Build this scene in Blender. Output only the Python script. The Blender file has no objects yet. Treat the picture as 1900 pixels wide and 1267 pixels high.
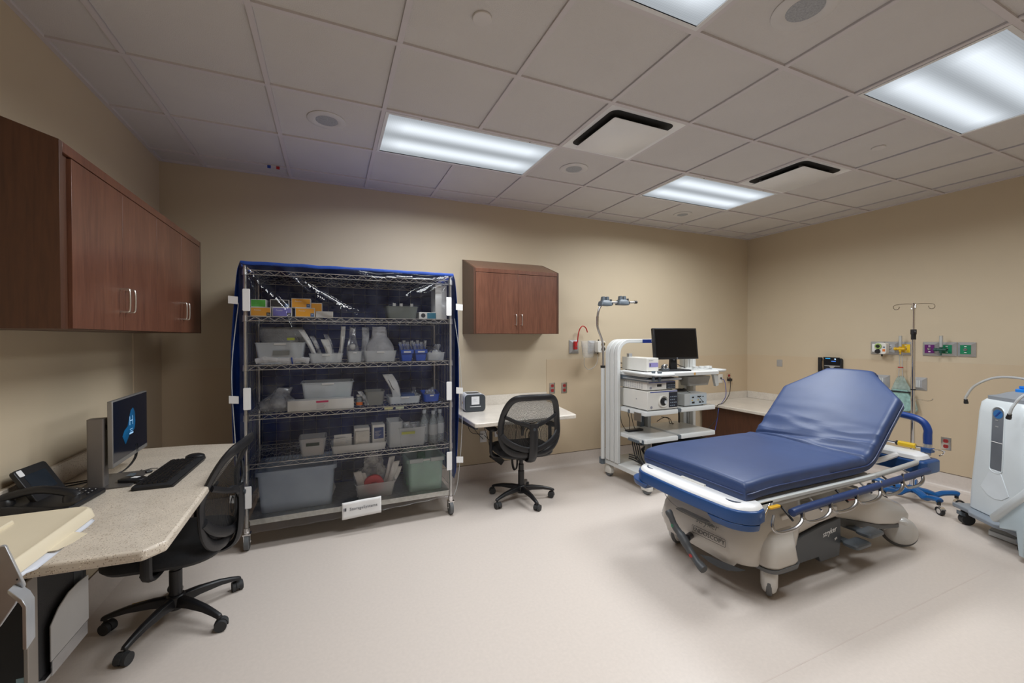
import bpy, bmesh, math, random
from mathutils import Vector, Matrix, noise
random.seed(7)
LIGHT_W, SPREAD, EXPO = 34, 163, 0.0
CH2, CH1 = -4, 84
S = bpy.context.scene
COL = S.collection
PI = math.pi
V = Vector
def R(d): return math.radians(d)

# ---------------------------------------------------------------- materials
def new_mat(name):
    m = bpy.data.materials.new(name); m.use_nodes = True
    nt = m.node_tree; nt.nodes.clear()
    out = nt.nodes.new('ShaderNodeOutputMaterial')
    return m, nt, out
def noise_col(nt, col, amt, scale, coord='Object', stretch=(1, 1, 1)):
    tc = nt.nodes.new('ShaderNodeTexCoord'); mp = nt.nodes.new('ShaderNodeMapping')
    mp.inputs['Scale'].default_value = stretch
    nt.links.new(tc.outputs[coord], mp.inputs[0])
    n = nt.nodes.new('ShaderNodeTexNoise'); n.inputs['Scale'].default_value = scale; n.inputs['Detail'].default_value = 4
    nt.links.new(mp.outputs[0], n.inputs['Vector'])
    r = nt.nodes.new('ShaderNodeValToRGB')
    a = [max(0, c * (1 - amt)) for c in col]; b = [min(1, c * (1 + amt)) for c in col]
    r.color_ramp.elements[0].position = .3; r.color_ramp.elements[0].color = (*a, 1)
    r.color_ramp.elements[1].position = .7; r.color_ramp.elements[1].color = (*b, 1)
    nt.links.new(n.outputs['Fac'], r.inputs[0])
    return r.outputs[0], n, mp
def mat(name, col, rough=.5, metal=0, amt=.05, scale=6, bump=0, bscale=None, coat=0, spec=.5, stretch=(1, 1, 1), alpha=1, emit=0, sheen=0):
    m, nt, out = new_mat(name)
    p = nt.nodes.new('ShaderNodeBsdfPrincipled')
    c, n, mp = noise_col(nt, col, amt, scale, stretch=stretch)
    nt.links.new(c, p.inputs['Base Color'])
    p.inputs['Roughness'].default_value = rough; p.inputs['Metallic'].default_value = metal
    p.inputs['Specular IOR Level'].default_value = spec
    p.inputs['Coat Weight'].default_value = coat; p.inputs['Sheen Weight'].default_value = sheen
    if emit:
        nt.links.new(c, p.inputs['Emission Color']); p.inputs['Emission Strength'].default_value = emit
    if bump:
        b = nt.nodes.new('ShaderNodeBump'); b.inputs['Strength'].default_value = bump; b.inputs['Distance'].default_value = .01
        n2 = nt.nodes.new('ShaderNodeTexNoise'); n2.inputs['Scale'].default_value = bscale or scale * 8; n2.inputs['Detail'].default_value = 3
        nt.links.new(mp.outputs[0], n2.inputs['Vector'])
        nt.links.new(n2.outputs['Fac'], b.inputs['Height']); nt.links.new(b.outputs[0], p.inputs['Normal'])
    sh = p.outputs[0]
    if alpha < 1:
        t = nt.nodes.new('ShaderNodeBsdfTransparent'); mx = nt.nodes.new('ShaderNodeMixShader')
        mx.inputs[0].default_value = alpha
        nt.links.new(t.outputs[0], mx.inputs[1]); nt.links.new(sh, mx.inputs[2]); sh = mx.outputs[0]
    nt.links.new(sh, out.inputs[0])
    return m
def wood(name, c1, c2, rough=.33):
    m, nt, out = new_mat(name)
    p = nt.nodes.new('ShaderNodeBsdfPrincipled'); p.inputs['Roughness'].default_value = rough
    tc = nt.nodes.new('ShaderNodeTexCoord'); mp = nt.nodes.new('ShaderNodeMapping'); mp.inputs['Scale'].default_value = (14, 14, 1.2)
    n = nt.nodes.new('ShaderNodeTexNoise'); n.inputs['Scale'].default_value = 5; n.inputs['Detail'].default_value = 7; n.inputs['Distortion'].default_value = .6
    n2 = nt.nodes.new('ShaderNodeTexNoise'); n2.inputs['Scale'].default_value = 1.6; n2.inputs['Detail'].default_value = 3
    mp2 = nt.nodes.new('ShaderNodeMapping'); mp2.inputs['Scale'].default_value = (3, 3, .5)
    r = nt.nodes.new('ShaderNodeValToRGB'); r.color_ramp.elements[0].position = .3; r.color_ramp.elements[1].position = .72
    r.color_ramp.elements[0].color = (*c1, 1); r.color_ramp.elements[1].color = (*c2, 1)
    add = nt.nodes.new('ShaderNodeMath'); add.operation = 'MULTIPLY_ADD'; add.inputs[1].default_value = .6
    nt.links.new(tc.outputs['Object'], mp.inputs[0]); nt.links.new(tc.outputs['Object'], mp2.inputs[0])
    nt.links.new(mp.outputs[0], n.inputs['Vector']); nt.links.new(mp2.outputs[0], n2.inputs['Vector'])
    ml = nt.nodes.new('ShaderNodeMath'); ml.operation = 'MULTIPLY'; ml.inputs[1].default_value = .4
    nt.links.new(n2.outputs['Fac'], ml.inputs[0]); nt.links.new(n.outputs['Fac'], add.inputs[0]); nt.links.new(ml.outputs[0], add.inputs[2])
    nt.links.new(add.outputs[0], r.inputs[0]); nt.links.new(r.outputs[0], p.inputs['Base Color'])
    nt.links.new(p.outputs[0], out.inputs[0])
    return m
def quartz(name, base, s1, s2, rough=.28, scale=260):
    m, nt, out = new_mat(name)
    p = nt.nodes.new('ShaderNodeBsdfPrincipled'); p.inputs['Roughness'].default_value = rough
    tc = nt.nodes.new('ShaderNodeTexCoord')
    col, _, _ = noise_col(nt, base, .07, 9)
    last = col
    for sc, th, c in ((scale, .26, s1), (scale * .42, .2, s2), (scale * .6, .15, tuple(min(1, x * 1.5) for x in base))):
        v = nt.nodes.new('ShaderNodeTexVoronoi'); v.inputs['Scale'].default_value = sc
        nt.links.new(tc.outputs['Object'], v.inputs['Vector'])
        lt = nt.nodes.new('ShaderNodeMath'); lt.operation = 'LESS_THAN'; lt.inputs[1].default_value = th*1.25
        nt.links.new(v.outputs['Distance'], lt.inputs[0])
        sp = nt.nodes.new('ShaderNodeSeparateColor'); nt.links.new(v.outputs['Color'], sp.inputs[0])
        g = nt.nodes.new('ShaderNodeMath'); g.operation = 'GREATER_THAN'; g.inputs[1].default_value = .6
        nt.links.new(sp.outputs[0], g.inputs[0])
        mm = nt.nodes.new('ShaderNodeMath'); mm.operation = 'MULTIPLY'
        nt.links.new(lt.outputs[0], mm.inputs[0]); nt.links.new(g.outputs[0], mm.inputs[1])
        mx = nt.nodes.new('ShaderNodeMix'); mx.data_type = 'RGBA'
        nt.links.new(mm.outputs[0], mx.inputs[0]); nt.links.new(last, mx.inputs[6]); mx.inputs[7].default_value = (*c, 1)
        last = mx.outputs[2]
    nt.links.new(last, p.inputs['Base Color']); nt.links.new(p.outputs[0], out.inputs[0])
    return m
def clear(name, tint=(.93, .95, .97), gloss=.05, haze=.04, f=1.5, hcol=(.8, .85, .9), spots=0):
    """thin clear plastic film: see-through, with surface reflection and a little haze"""
    m, nt, out = new_mat(name)
    t = nt.nodes.new('ShaderNodeBsdfTransparent'); t.inputs[0].default_value = (*tint, 1)
    g = nt.nodes.new('ShaderNodeBsdfGlossy'); g.inputs['Roughness'].default_value = gloss
    d = nt.nodes.new('ShaderNodeBsdfDiffuse')
    c, n, mp = noise_col(nt, hcol, .1, 8); nt.links.new(c, d.inputs[0])
    fr = nt.nodes.new('ShaderNodeFresnel'); fr.inputs[0].default_value = f
    m1 = nt.nodes.new('ShaderNodeMixShader')
    if spots:
        mr = nt.nodes.new('ShaderNodeMapRange'); mr.inputs[1].default_value = .35; mr.inputs[2].default_value = .75
        mr.inputs[3].default_value = max(0, haze - spots); mr.inputs[4].default_value = haze + spots
        n.inputs['Scale'].default_value = 14
        nt.links.new(n.outputs['Fac'], mr.inputs[0]); nt.links.new(mr.outputs[0], m1.inputs[0])
    else:
        m1.inputs[0].default_value = haze
    m2 = nt.nodes.new('ShaderNodeMixShader')
    nt.links.new(t.outputs[0], m1.inputs[1]); nt.links.new(d.outputs[0], m1.inputs[2])
    nt.links.new(fr.outputs[0], m2.inputs[0]); nt.links.new(m1.outputs[0], m2.inputs[1]); nt.links.new(g.outputs[0], m2.inputs[2])
    nt.links.new(m2.outputs[0], out.inputs[0])
    return m
def mesh_fabric(name, col, scale=420, fill=.55):
    """woven net: tiny regular holes"""
    m, nt, out = new_mat(name)
    tc = nt.nodes.new('ShaderNodeTexCoord'); v = nt.nodes.new('ShaderNodeTexVoronoi'); v.inputs['Scale'].default_value = scale; v.inputs['Randomness'].default_value = .15
    nt.links.new(tc.outputs['Object'], v.inputs['Vector'])
    lt = nt.nodes.new('ShaderNodeMath'); lt.operation = 'GREATER_THAN'; lt.inputs[1].default_value = 1 - fill
    nt.links.new(v.outputs['Distance'], lt.inputs[0])
    p = nt.nodes.new('ShaderNodeBsdfPrincipled'); p.inputs['Base Color'].default_value = (*col, 1); p.inputs['Roughness'].default_value = .7
    t = nt.nodes.new('ShaderNodeBsdfTransparent'); mx = nt.nodes.new('ShaderNodeMixShader')
    nt.links.new(lt.outputs[0], mx.inputs[0]); nt.links.new(t.outputs[0], mx.inputs[1]); nt.links.new(p.outputs[0], mx.inputs[2])
    nt.links.new(mx.outputs[0], out.inputs[0])
    return m

wall_m = mat('wall_paint', (.575, .48, .345), .6, amt=.015, scale=2.5, bump=.04, bscale=180)
guard_m = mat('wall_guard_sheet', (.57, .455, .315), .5, amt=.015, scale=2.5, bump=.05, bscale=260)
floor_m = mat('sheet_vinyl_floor', (.63, .56, .505), .36, amt=.03, scale=60, bump=.01, bscale=90)
tile_m = mat('ceiling_tile', (.60, .575, .56), .9, amt=.02, scale=3, bump=.25, bscale=220)
bar_m = mat('ceiling_bar', (.60, .56, .57), .5, amt=.01)
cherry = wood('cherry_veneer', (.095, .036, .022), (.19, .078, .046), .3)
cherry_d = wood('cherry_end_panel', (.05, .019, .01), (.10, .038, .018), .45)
quartz_m = quartz('speckled_quartz', (.68, .60, .50), (.30, .23, .17), (.46, .37, .28), scale=200)
quartz_l = quartz('pale_quartz', (.66, .61, .54), (.45, .38, .30), (.50, .44, .36))
black = mat('black_plastic', (.012, .012, .014), .38, amt=.1)
blackm = mat('black_matte', (.01, .0102, .012), .65, amt=.15, scale=30, bump=.1)
fabric_b = mat('black_fabric', (.009, .0095, .012), .85, amt=.25, scale=90, bump=.25, bscale=500, sheen=.1)
charcoal = mat('charcoal_plastic', (.045, .052, .06), .4, amt=.06)
greyblue = mat('blue_grey_plastic', (.11, .135, .16), .4, amt=.05)
grey = mat('grey_plastic', (.30, .31, .32), .42, amt=.04)
lgrey = mat('light_grey_enamel', (.62, .64, .63), .35, amt=.02)
white = mat('white_plastic', (.80, .80, .80), .32, amt=.015)
warmw = mat('warm_white_plastic', (.74, .72, .67), .35, amt=.02)
bedbeige = mat('warm_grey_hood', (.56, .53, .49), .28, amt=.015, coat=.2)
steel = mat('brushed_steel', (.55, .55, .56), .3, 1, amt=.06, scale=20, stretch=(1, 1, 20))
chrome = mat('chrome', (.78, .78, .79), .12, 1, amt=.02)
nickel = mat('satin_nickel', (.72, .69, .64), .28, 1, amt=.03)
alu = mat('dull_aluminium', (.50, .51, .53), .4, .6, amt=.05, scale=30)
rubber = mat('rubber', (.03, .031, .033), .7, amt=.1)
tyre = mat('grey_tyre', (.12, .125, .13), .6, amt=.05)
navy = mat('mattress_vinyl', (.030, .055, .145), .45, amt=.06, scale=5, bump=.05, bscale=18)
navy_s = mat('mattress_side_vinyl', (.028, .05, .15), .36, amt=.1, scale=5, bump=.08, bscale=22)
bumper = mat('bumper_blue', (.012, .06, .20), .33, amt=.04)
railb = mat('rail_blue', (.014, .034, .115), .4, amt=.05)
ivblue = mat('iv_base_blue', (.004, .10, .32), .28, amt=.05)
coverblue_shaded = mat('nylon_blue_shaded', (.004, .022, .13), .6, amt=.35, scale=5, bump=.4, bscale=9)  # same blue nylon, darkened: shade inside the rack is put into its colour
coverblue = mat('nylon_blue', (.005, .05, .30), .55, amt=.15, scale=7, bump=.3, bscale=14)
red = mat('red', (.42, .012, .014), .4, amt=.05)
dred = mat('red_socket', (.30, .02, .02), .4, amt=.05)
yellow = mat('yellow', (.80, .52, .02), .4, amt=.04)
green = mat('green', (.005, .20, .09), .4, amt=.05)
lime = mat('lime', (.12, .60, .08), .5, amt=.05)
purple = mat('purple', (.11, .01, .13), .4, amt=.05)
blue = mat('bin_blue', (.02, .09, .50), .35, amt=.05)
sky = mat('cap_blue', (.005, .20, .70), .35, amt=.04)
orange = mat('orange_card', (1.0, .44, .03), .5, amt=.03)
violet = mat('violet_card', (.20, .19, .58), .5, amt=.03)
teal = mat('teal_card', (.03, .22, .34), .5, amt=.03)
cardblk = mat('dark_card', (.02, .02, .028), .5, amt=.05)
cardw = mat('white_card', (.86, .86, .85), .6, amt=.02)
paper = mat('paper', (.78, .78, .77), .8, amt=.02)
ink = mat('ink', (.03, .03, .035), .7, amt=.05)
ink2 = mat('grey_ink', (.28, .28, .32), .7, amt=.05)
cream = mat('cream_laminate', (.76, .67, .50), .3, amt=.02)
pu = mat('white_edge_film', (.62, .64, .70), .4, amt=.02)
pale = mat('pale_blue_white_shell', (.64, .69, .72), .33, amt=.02)
lid_g = mat('lid_grey', (.24, .26, .29), .45, amt=.04)
label_w = mat('label_white', (.80, .80, .80), .5, amt=.01)
frost = mat('frosted_plastic', (.82, .88, .94), .35, amt=.05, alpha=.48)
frost_g = mat('frosted_green_plastic', (.45, .72, .66), .35, amt=.05, alpha=.42)
frost_d = mat('smoked_plastic', (.22, .25, .24), .35, amt=.05, alpha=.8)
frost_l = mat('clear_bin_plastic', (.88, .92, .96), .3, amt=.05, alpha=.34)
bagm = clear('plastic_bag', (.95, .96, .97), .10, .30, 1.42, (.88, .90, .95), .26)
bagm2 = clear('cloudy_plastic_bag', (.92, .93, .95), .16, .45, 1.4, (.62, .65, .70), .28)
film = clear('clear_vinyl', (1, 1, 1), .045, .014, 1.42, (.6, .65, .85), .012)
water = clear('bottle_plastic', (.93, .96, .97), .04, .25, 1.35, (.75, .83, .88))
tubec = clear('milky_tube', (.85, .87, .88), .1, .45, 1.4, (.75, .77, .78))
glassy = clear('clear_acrylic', (.98, .98, .98), .25, .12, 1.08, (.85, .85, .84))
net = mesh_fabric('chair_net', (.010, .010, .011))
wire_m = mat('zinc_wire', (.72, .72, .72), .32, .8, amt=.05)
screen_off = mat('screen_off', (.004, .004, .0045), .18, amt=.1)

# ---------------------------------------------------------------- geometry kit
class B:
    def __init__(s): s.bm = bmesh.new(); s.mi = 0
    def _n(s, fs):
        for f in fs: f.material_index = s.mi
        return s
    def m(s, i): s.mi = i; return s
    def box(s, x0, x1, y0, y1, z0, z1, rot=None, c=None):
        vs = [V((x, y, z)) for x in (x0, x1) for y in (y0, y1) for z in (z0, z1)]
        if rot is not None:
            c = V(c) if c else V(((x0+x1)/2, (y0+y1)/2, (z0+z1)/2))
            vs = [c + rot @ (v - c) for v in vs]
        v = [s.bm.verts.new(q) for q in vs]
        return s._n([s.bm.faces.new([v[i] for i in f]) for f in ((0,1,3,2),(4,6,7,5),(0,4,5,1),(2,3,7,6),(0,2,6,4),(1,5,7,3))])
    def loft(s, rings, cap=True, closed=True):
        rr = [[s.bm.verts.new(p) for p in r] for r in rings]; fs = []
        for a, b in zip(rr, rr[1:]):
            n = len(a)
            for i in range(n if closed else n-1):
                j = (i+1) % n
                try: fs.append(s.bm.faces.new((a[i], a[j], b[j], b[i])))
                except ValueError: pass
        if cap and closed:
            for r in (rr[0], rr[-1]):
                try: fs.append(s.bm.faces.new(r))
                except ValueError: pass
        return s._n(fs)
    def tube(s, pts, r, n=8, closed=False, flat=1, up=None, cap=True):
        pts = [V(p) for p in pts]; N = len(pts); rings = []
        rs = r if isinstance(r, (list, tuple)) else [r]*N
        prev = None
        for i, p in enumerate(pts):
            if closed: t = pts[(i+1) % N] - pts[i-1]
            else: t = pts[min(i+1, N-1)] - pts[max(i-1, 0)]
            if t.length < 1e-9: t = V((0,0,1))
            t.normalize()
            if up is not None: a = V(up)
            elif prev is None: a = V((0,0,1)) if abs(t.z) < .9 else V((1,0,0))
            else: a = prev
            a = a - t*a.dot(t)
            if a.length < 1e-6: a = t.orthogonal()
            a.normalize(); prev = a; b = t.cross(a)
            rings.append([p + (a*math.cos(k*2*PI/n) + b*flat*math.sin(k*2*PI/n))*rs[i] for k in range(n)])
        if closed: rings.append(rings[0])
        if closed:
            rr = [[s.bm.verts.new(p) for p in q] for q in rings[:-1]]; fs = []
            for i in range(N):
                a_, b_ = rr[i], rr[(i+1) % N]
                for k in range(n): fs.append(s.bm.faces.new((a_[k], a_[(k+1) % n], b_[(k+1) % n], b_[k])))
            return s._n(fs)
        return s.loft(rings, cap)
    def cyl(s, p0, p1, r, r1=None, n=20):
        return s.tube([p0, p1], [r, r if r1 is None else r1], n)
    def prism(s, pts, vec):
        vec = V(vec); return s.loft([[V(p) for p in pts], [V(p)+vec for p in pts]])
    def lathe(s, prof, c=(0,0,0), ax='z', n=24, cap=True):
        c = V(c); rings = []
        for r, h in prof:
            ring = []
            for k in range(n):
                a = 2*PI*k/n; u, w = r*math.cos(a), r*math.sin(a)
                ring.append(c + (V((u, w, h)) if ax == 'z' else V((h, u, w)) if ax == 'x' else V((u, h, w))))
            rings.append(ring)
        return s.loft(rings, cap)
    def ball(s, c, r, sc=(1,1,1), n=14):
        m = n//2
        return s.lathe([(max(r*math.sin(PI*i/m), 1e-4), -r*math.cos(PI*i/m)) for i in range(m+1)], n=n) if False else s._ball(V(c), r, sc, n, m)
    def _ball(s, c, r, sc, n, m):
        rings = []
        for i in range(m+1):
            a = PI*i/m; rr = max(math.sin(a), .02)
            rings.append([c + V((r*rr*math.cos(2*PI*k/n)*sc[0], r*rr*math.sin(2*PI*k/n)*sc[1], -r*math.cos(a)*sc[2])) for k in range(n)])
        return s.loft(rings)
    def grid(s, f, nu, nv):
        vs = [[s.bm.verts.new(f(i/nu, j/nv)) for j in range(nv+1)] for i in range(nu+1)]
        return s._n([s.bm.faces.new((vs[i][j], vs[i+1][j], vs[i+1][j+1], vs[i][j+1])) for i in range(nu) for j in range(nv)])
    def poly(s, pts): return s._n([s.bm.faces.new([s.bm.verts.new(p) for p in pts])])
def rrect(cx, cy, w, h, r, k=5):
    r = min(r, w/2-1e-4, h/2-1e-4); o = []
    for sx, sy, a0 in ((1, 1, 0), (-1, 1, 90), (-1, -1, 180), (1, -1, 270)):
        for i in range(k+1):
            a = R(a0 + 90*i/k); o.append((cx + sx*(w/2-r) + r*math.cos(a), cy + sy*(h/2-r) + r*math.sin(a)))
    return o
def ring(cx, cy, z, w, h, r, k=5): return [V((x, y, z)) for x, y in rrect(cx, cy, w, h, r, k)]
def spl(P, n=6, closed=False):
    P = [V(p) for p in P]; N = len(P); o = []
    rng = range(N if closed else N-1)
    for i in rng:
        if closed: a, b, c, d = P[i-1], P[i], P[(i+1) % N], P[(i+2) % N]
        else: a, b, c, d = P[max(i-1, 0)], P[i], P[i+1], P[min(i+2, N-1)]
        for k in range(n):
            t = k/n
            o.append(.5*((2*b) + (c-a)*t + (2*a-5*b+4*c-d)*t*t + (3*b-a-3*c+d)*t**3))
    if not closed: o.append(P[-1])
    return o
def obj(name, b, mats, parent=None, bev=0, seg=2, ang=38, sub=0, solid=0, **tags):
    bm = b.bm
    bmesh.ops.remove_doubles(bm, verts=bm.verts, dist=1e-6)
    bmesh.ops.recalc_face_normals(bm, faces=bm.faces)
    for f in bm.faces: f.smooth = True
    for e in bm.edges:
        if len(e.link_faces) == 2 and e.calc_face_angle(0) > R(ang): e.smooth = False
    me = bpy.data.meshes.new(name)
    off = V((0, 0, 0))
    if parent is None and len(bm.verts):
        xs = [v.co for v in bm.verts]
        off = V(((min(v.x for v in xs)+max(v.x for v in xs))/2, (min(v.y for v in xs)+max(v.y for v in xs))/2, min(v.z for v in xs)))
        bmesh.ops.translate(bm, verts=bm.verts, vec=-off)
    bm.to_mesh(me); bm.free()
    for m_ in (mats if isinstance(mats, (list, tuple)) else [mats]): me.materials.append(m_)
    o = bpy.data.objects.new(name, me); COL.objects.link(o); o.location = off
    if parent is not None: o.parent = parent
    if solid:
        md = o.modifiers.new('solid', 'SOLIDIFY'); md.thickness = solid; md.offset = 0
    if sub:
        md = o.modifiers.new('sub', 'SUBSURF'); md.levels = md.render_levels = sub
    if bev:
        md = o.modifiers.new('bevel', 'BEVEL'); md.width = bev; md.segments = seg; md.limit_method = 'ANGLE'; md.angle_limit = R(35)
    tag(o, **tags)
    return o
def tag(o, label=None, cat=None, group=None, kind=None):
    if label: o['label'] = label
    if cat: o['category'] = cat
    if group: o['group'] = group
    if kind: o['kind'] = kind
    return o
def thing(name, label, cat, loc=(0, 0, 0), rz=0, group=None):
    o = bpy.data.objects.new(name, None); COL.objects.link(o)
    o.location = loc; o.rotation_euler = (0, 0, rz); o.empty_display_size = .1
    return tag(o, label, cat, group)
def struct(name, b, m, parent=None, **k):
    o = obj(name, b, m, parent, **k)
    if parent is None: o['kind'] = 'structure'
    return o
def text(name, s_, size, m, parent, loc, xd, ud, depth=.0006, align='CENTER', font_shear=0, squash=1):
    cu = bpy.data.curves.new(name, 'FONT'); cu.body = s_; cu.size = size; cu.align_x = align; cu.align_y = 'CENTER'
    cu.extrude = depth; cu.shear = font_shear; cu.resolution_u = 2
    t = bpy.data.objects.new('tmp', cu); COL.objects.link(t)
    me = bpy.data.meshes.new_from_object(t.evaluated_get(bpy.context.evaluated_depsgraph_get()))
    bpy.data.objects.remove(t); bpy.data.curves.remove(cu)
    me.materials.clear(); me.materials.append(m)
    xd = V(xd).normalized(); ud = V(ud); ud = (ud - xd*ud.dot(xd)).normalized(); n = xd.cross(ud)
    M = Matrix((xd*squash, ud, n)).transposed().to_4x4(); M.translation = V(loc)
    me.transform(M)
    me.name = name
    o = bpy.data.objects.new(name, me); COL.objects.link(o); o.parent = parent
    return o
def kids(o): return [c for c in bpy.data.objects if c.parent == o]
def copy_tree(o, parent=None, loc=None, rz=None, label=None):
    c = o.copy(); COL.objects.link(c); c.parent = parent
    if loc is not None: c.location = loc
    if rz is not None: c.rotation_euler = (0, 0, rz)
    if label: c['label'] = label
    for ch in kids(o): copy_tree(ch, c)
    return c
def nz(x, y, z=0, s=1): return noise.noise(V((x*s, y*s, z*s)))
def rebase(t, loc):
    for c in kids(t): c.location = c.location - V(loc)
    t.location = V(loc)
# ================================================================ the room
W, H, YB = 6.65, 2.84, -5.35
T = .6096
b = B().box(-.1, W+.1, YB-.1, .1, -.1, 0); struct('floor', b, floor_m)
seam = mat('floor_seam', (.60, .52, .47), .4)
# walls
struct('wall_back', B().box(-.1, W+.1, 0, .1, 0, H+.12), wall_m)
struct('wall_left', B().box(-.1, 0, YB, 0, 0, H+.12), wall_m)
struct('wall_right', B().box(W, W+.1, YB, 0, 0, H+.12), wall_m)
struct('wall_front', B().box(-.1, W+.1, YB-.1, YB, 0, H+.12), wall_m)
# coved sheet-vinyl base, with its dark caulked top line
def cove(name, path):
    b = B()
    prof = [(.004, .15), (.004, .06), (.008, .03), (.02, .012), (.045, .002), (.05, .0005)]
    for (a, c, nrm) in path:
        a, c, nrm = V(a), V(c), V(nrm)
        b.m(0).loft([[p + nrm*u + V((0, 0, z)) for u, z in prof] + [p + V((0, 0, .0005)), p + V((0, 0, .15))] for p in (a, c)])
        b.m(1).loft([[p + V((0, 0, .1502)), p + nrm*.006 + V((0, 0, .1502)), p + nrm*.005 + V((0, 0, .1535)), p + V((0, 0, .1535))] for p in (a, c)])
    struct(name, b, [floor_m, mat('caulk_'+name, (.16, .12, .09), .6)])
cove('baseboard_back', [((0, 0, 0), (W, 0, 0), (0, -1, 0))])
cove('baseboard_left', [((0, YB, 0), (0, 0, 0), (1, 0, 0))])
cove('baseboard_right', [((W, 0, 0), (W, YB, 0), (-1, 0, 0))])
# wall guard sheets up to 1.22 m
edge = mat('guard_edge', (.58, .48, .355), .5)
def guard(name, x0, x1, y0, y1, z1=1.216):
    struct(name, B().box(x0, x1, y0, y1, .155, z1).m(1).box(x0-.0005, x1+.0005, y0-.0005, y1+.0005, z1, z1+.004), [guard_m, edge])
guard('trim_1', 3.41, W-.003, -.003, 0)
guard('trim_2', W-.003, W, YB, -.003)
guard('trim_3', .003, .62, -.003, 0)
struct('trim_4', B().box(0, .004, -.5, -.003, .155, 1.6).m(1).box(0, .006, -.506, -.5, .155, 1.6), [guard_m, edge])
# ceiling: tiles above a bar grid
b = B().box(-.1, W+.1, YB-.1, .1, H+.011, H+.12)
struct('ceiling', b, tile_m)
gx = [i*T-.31 for i in range(1, 12)]; gy = [-.23-T*j for j in range(0, 9)]
skip = [(3, 5, 1, 2), (7, 9, 1, 2), (3, 5, 4, 5), (7, 9, 4, 5)]
b = B()
hw = .0125
for j, y in enumerate(gy): b.box(0, W, y-hw, y+hw, H, H+.02)
for i, x in enumerate(gx, 1):
    ys = [0] + gy + [YB]
    for k in range(len(ys)-1):
        j0 = k-1
        if any(a < i < c and j0 == r0 for a, c, r0, r1 in skip): continue
        b.box(x-hw, x+hw, ys[k+1], ys[k], H+.0004, H+.02)
struct('trim_5', b, bar_m)
b = B().box(0, .022, YB, 0, H-.001, H+.02).box(W-.022, W, YB, 0, H-.001, H+.02).box(.022, W-.022, -.022, 0, H-.0015, H+.02)
struct('trim_6', b, bar_m)
# fluorescent troffers, two by four feet
def diffuser_mat(L):
    m, nt, out = new_mat('prismatic_lens')
    tc = nt.nodes.new('ShaderNodeTexCoord'); sp = nt.nodes.new('ShaderNodeSeparateXYZ')
    nt.links.new(tc.outputs['Object'], sp.inputs[0])
    # two tubes glow through the lens along its length
    c = nt.nodes.new('ShaderNodeMath'); c.operation = 'ABSOLUTE'; nt.links.new(sp.outputs[1], c.inputs[0])
    d = nt.nodes.new('ShaderNodeMath'); d.operation = 'SUBTRACT'; d.inputs[1].default_value = .13; nt.links.new(c.outputs[0], d.inputs[0])
    e = nt.nodes.new('ShaderNodeMath'); e.operation = 'ABSOLUTE'; nt.links.new(d.outputs[0], e.inputs[0])
    ex = nt.nodes.new('ShaderNodeMath'); ex.operation = 'ABSOLUTE'; nt.links.new(sp.outputs[0], ex.inputs[0])
    mx = nt.nodes.new('ShaderNodeMapRange'); mx.inputs[1].default_value = .45; mx.inputs[2].default_value = .6; mx.inputs[3].default_value = 1; mx.inputs[4].default_value = .25
    nt.links.new(ex.outputs[0], mx.inputs[0])
    mr = nt.nodes.new('ShaderNodeMapRange'); mr.interpolation_type = 'SMOOTHSTEP'; mr.inputs[1].default_value = 0; mr.inputs[2].default_value = .13; mr.inputs[3].default_value = 1; mr.inputs[4].default_value = 0
    nt.links.new(e.outputs[0], mr.inputs[0])
    mu = nt.nodes.new('ShaderNodeMath'); mu.operation = 'MULTIPLY'; nt.links.new(mr.outputs[0], mu.inputs[0]); nt.links.new(mx.outputs[0], mu.inputs[1])
    vo = nt.nodes.new('ShaderNodeTexVoronoi'); vo.inputs['Scale'].default_value = 95; vo.inputs['Randomness'].default_value = 0
    nt.links.new(tc.outputs['Object'], vo.inputs['Vector'])
    v2 = nt.nodes.new('ShaderNodeMath'); v2.operation = 'MULTIPLY'; v2.inputs[1].default_value = .14; nt.links.new(vo.outputs['Distance'], v2.inputs[0])
    r = nt.nodes.new('ShaderNodeMath'); r.operation = 'MULTIPLY_ADD'; r.inputs[1].default_value = L*.62; r.inputs[2].default_value = L*.52
    nt.links.new(mu.outputs[0], r.inputs[0])
    r2 = nt.nodes.new('ShaderNodeMath'); r2.operation = 'SUBTRACT'; nt.links.new(r.outputs[0], r2.inputs[0]); nt.links.new(v2.outputs[0], r2.inputs[1])
    em = nt.nodes.new('ShaderNodeEmission'); em.inputs[0].default_value = (.86, .93, 1, 1)
    nt.links.new(r2.outputs[0], em.inputs[1]); nt.links.new(em.outputs[0], out.inputs[0])
    return m
lens_m = diffuser_mat(1.0)
spots = ['over the blue-covered storage rack', 'farthest from the camera, over the equipment cart', 'cut by the top edge of the picture', 'largest, at the upper right above the stretcher']
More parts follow.
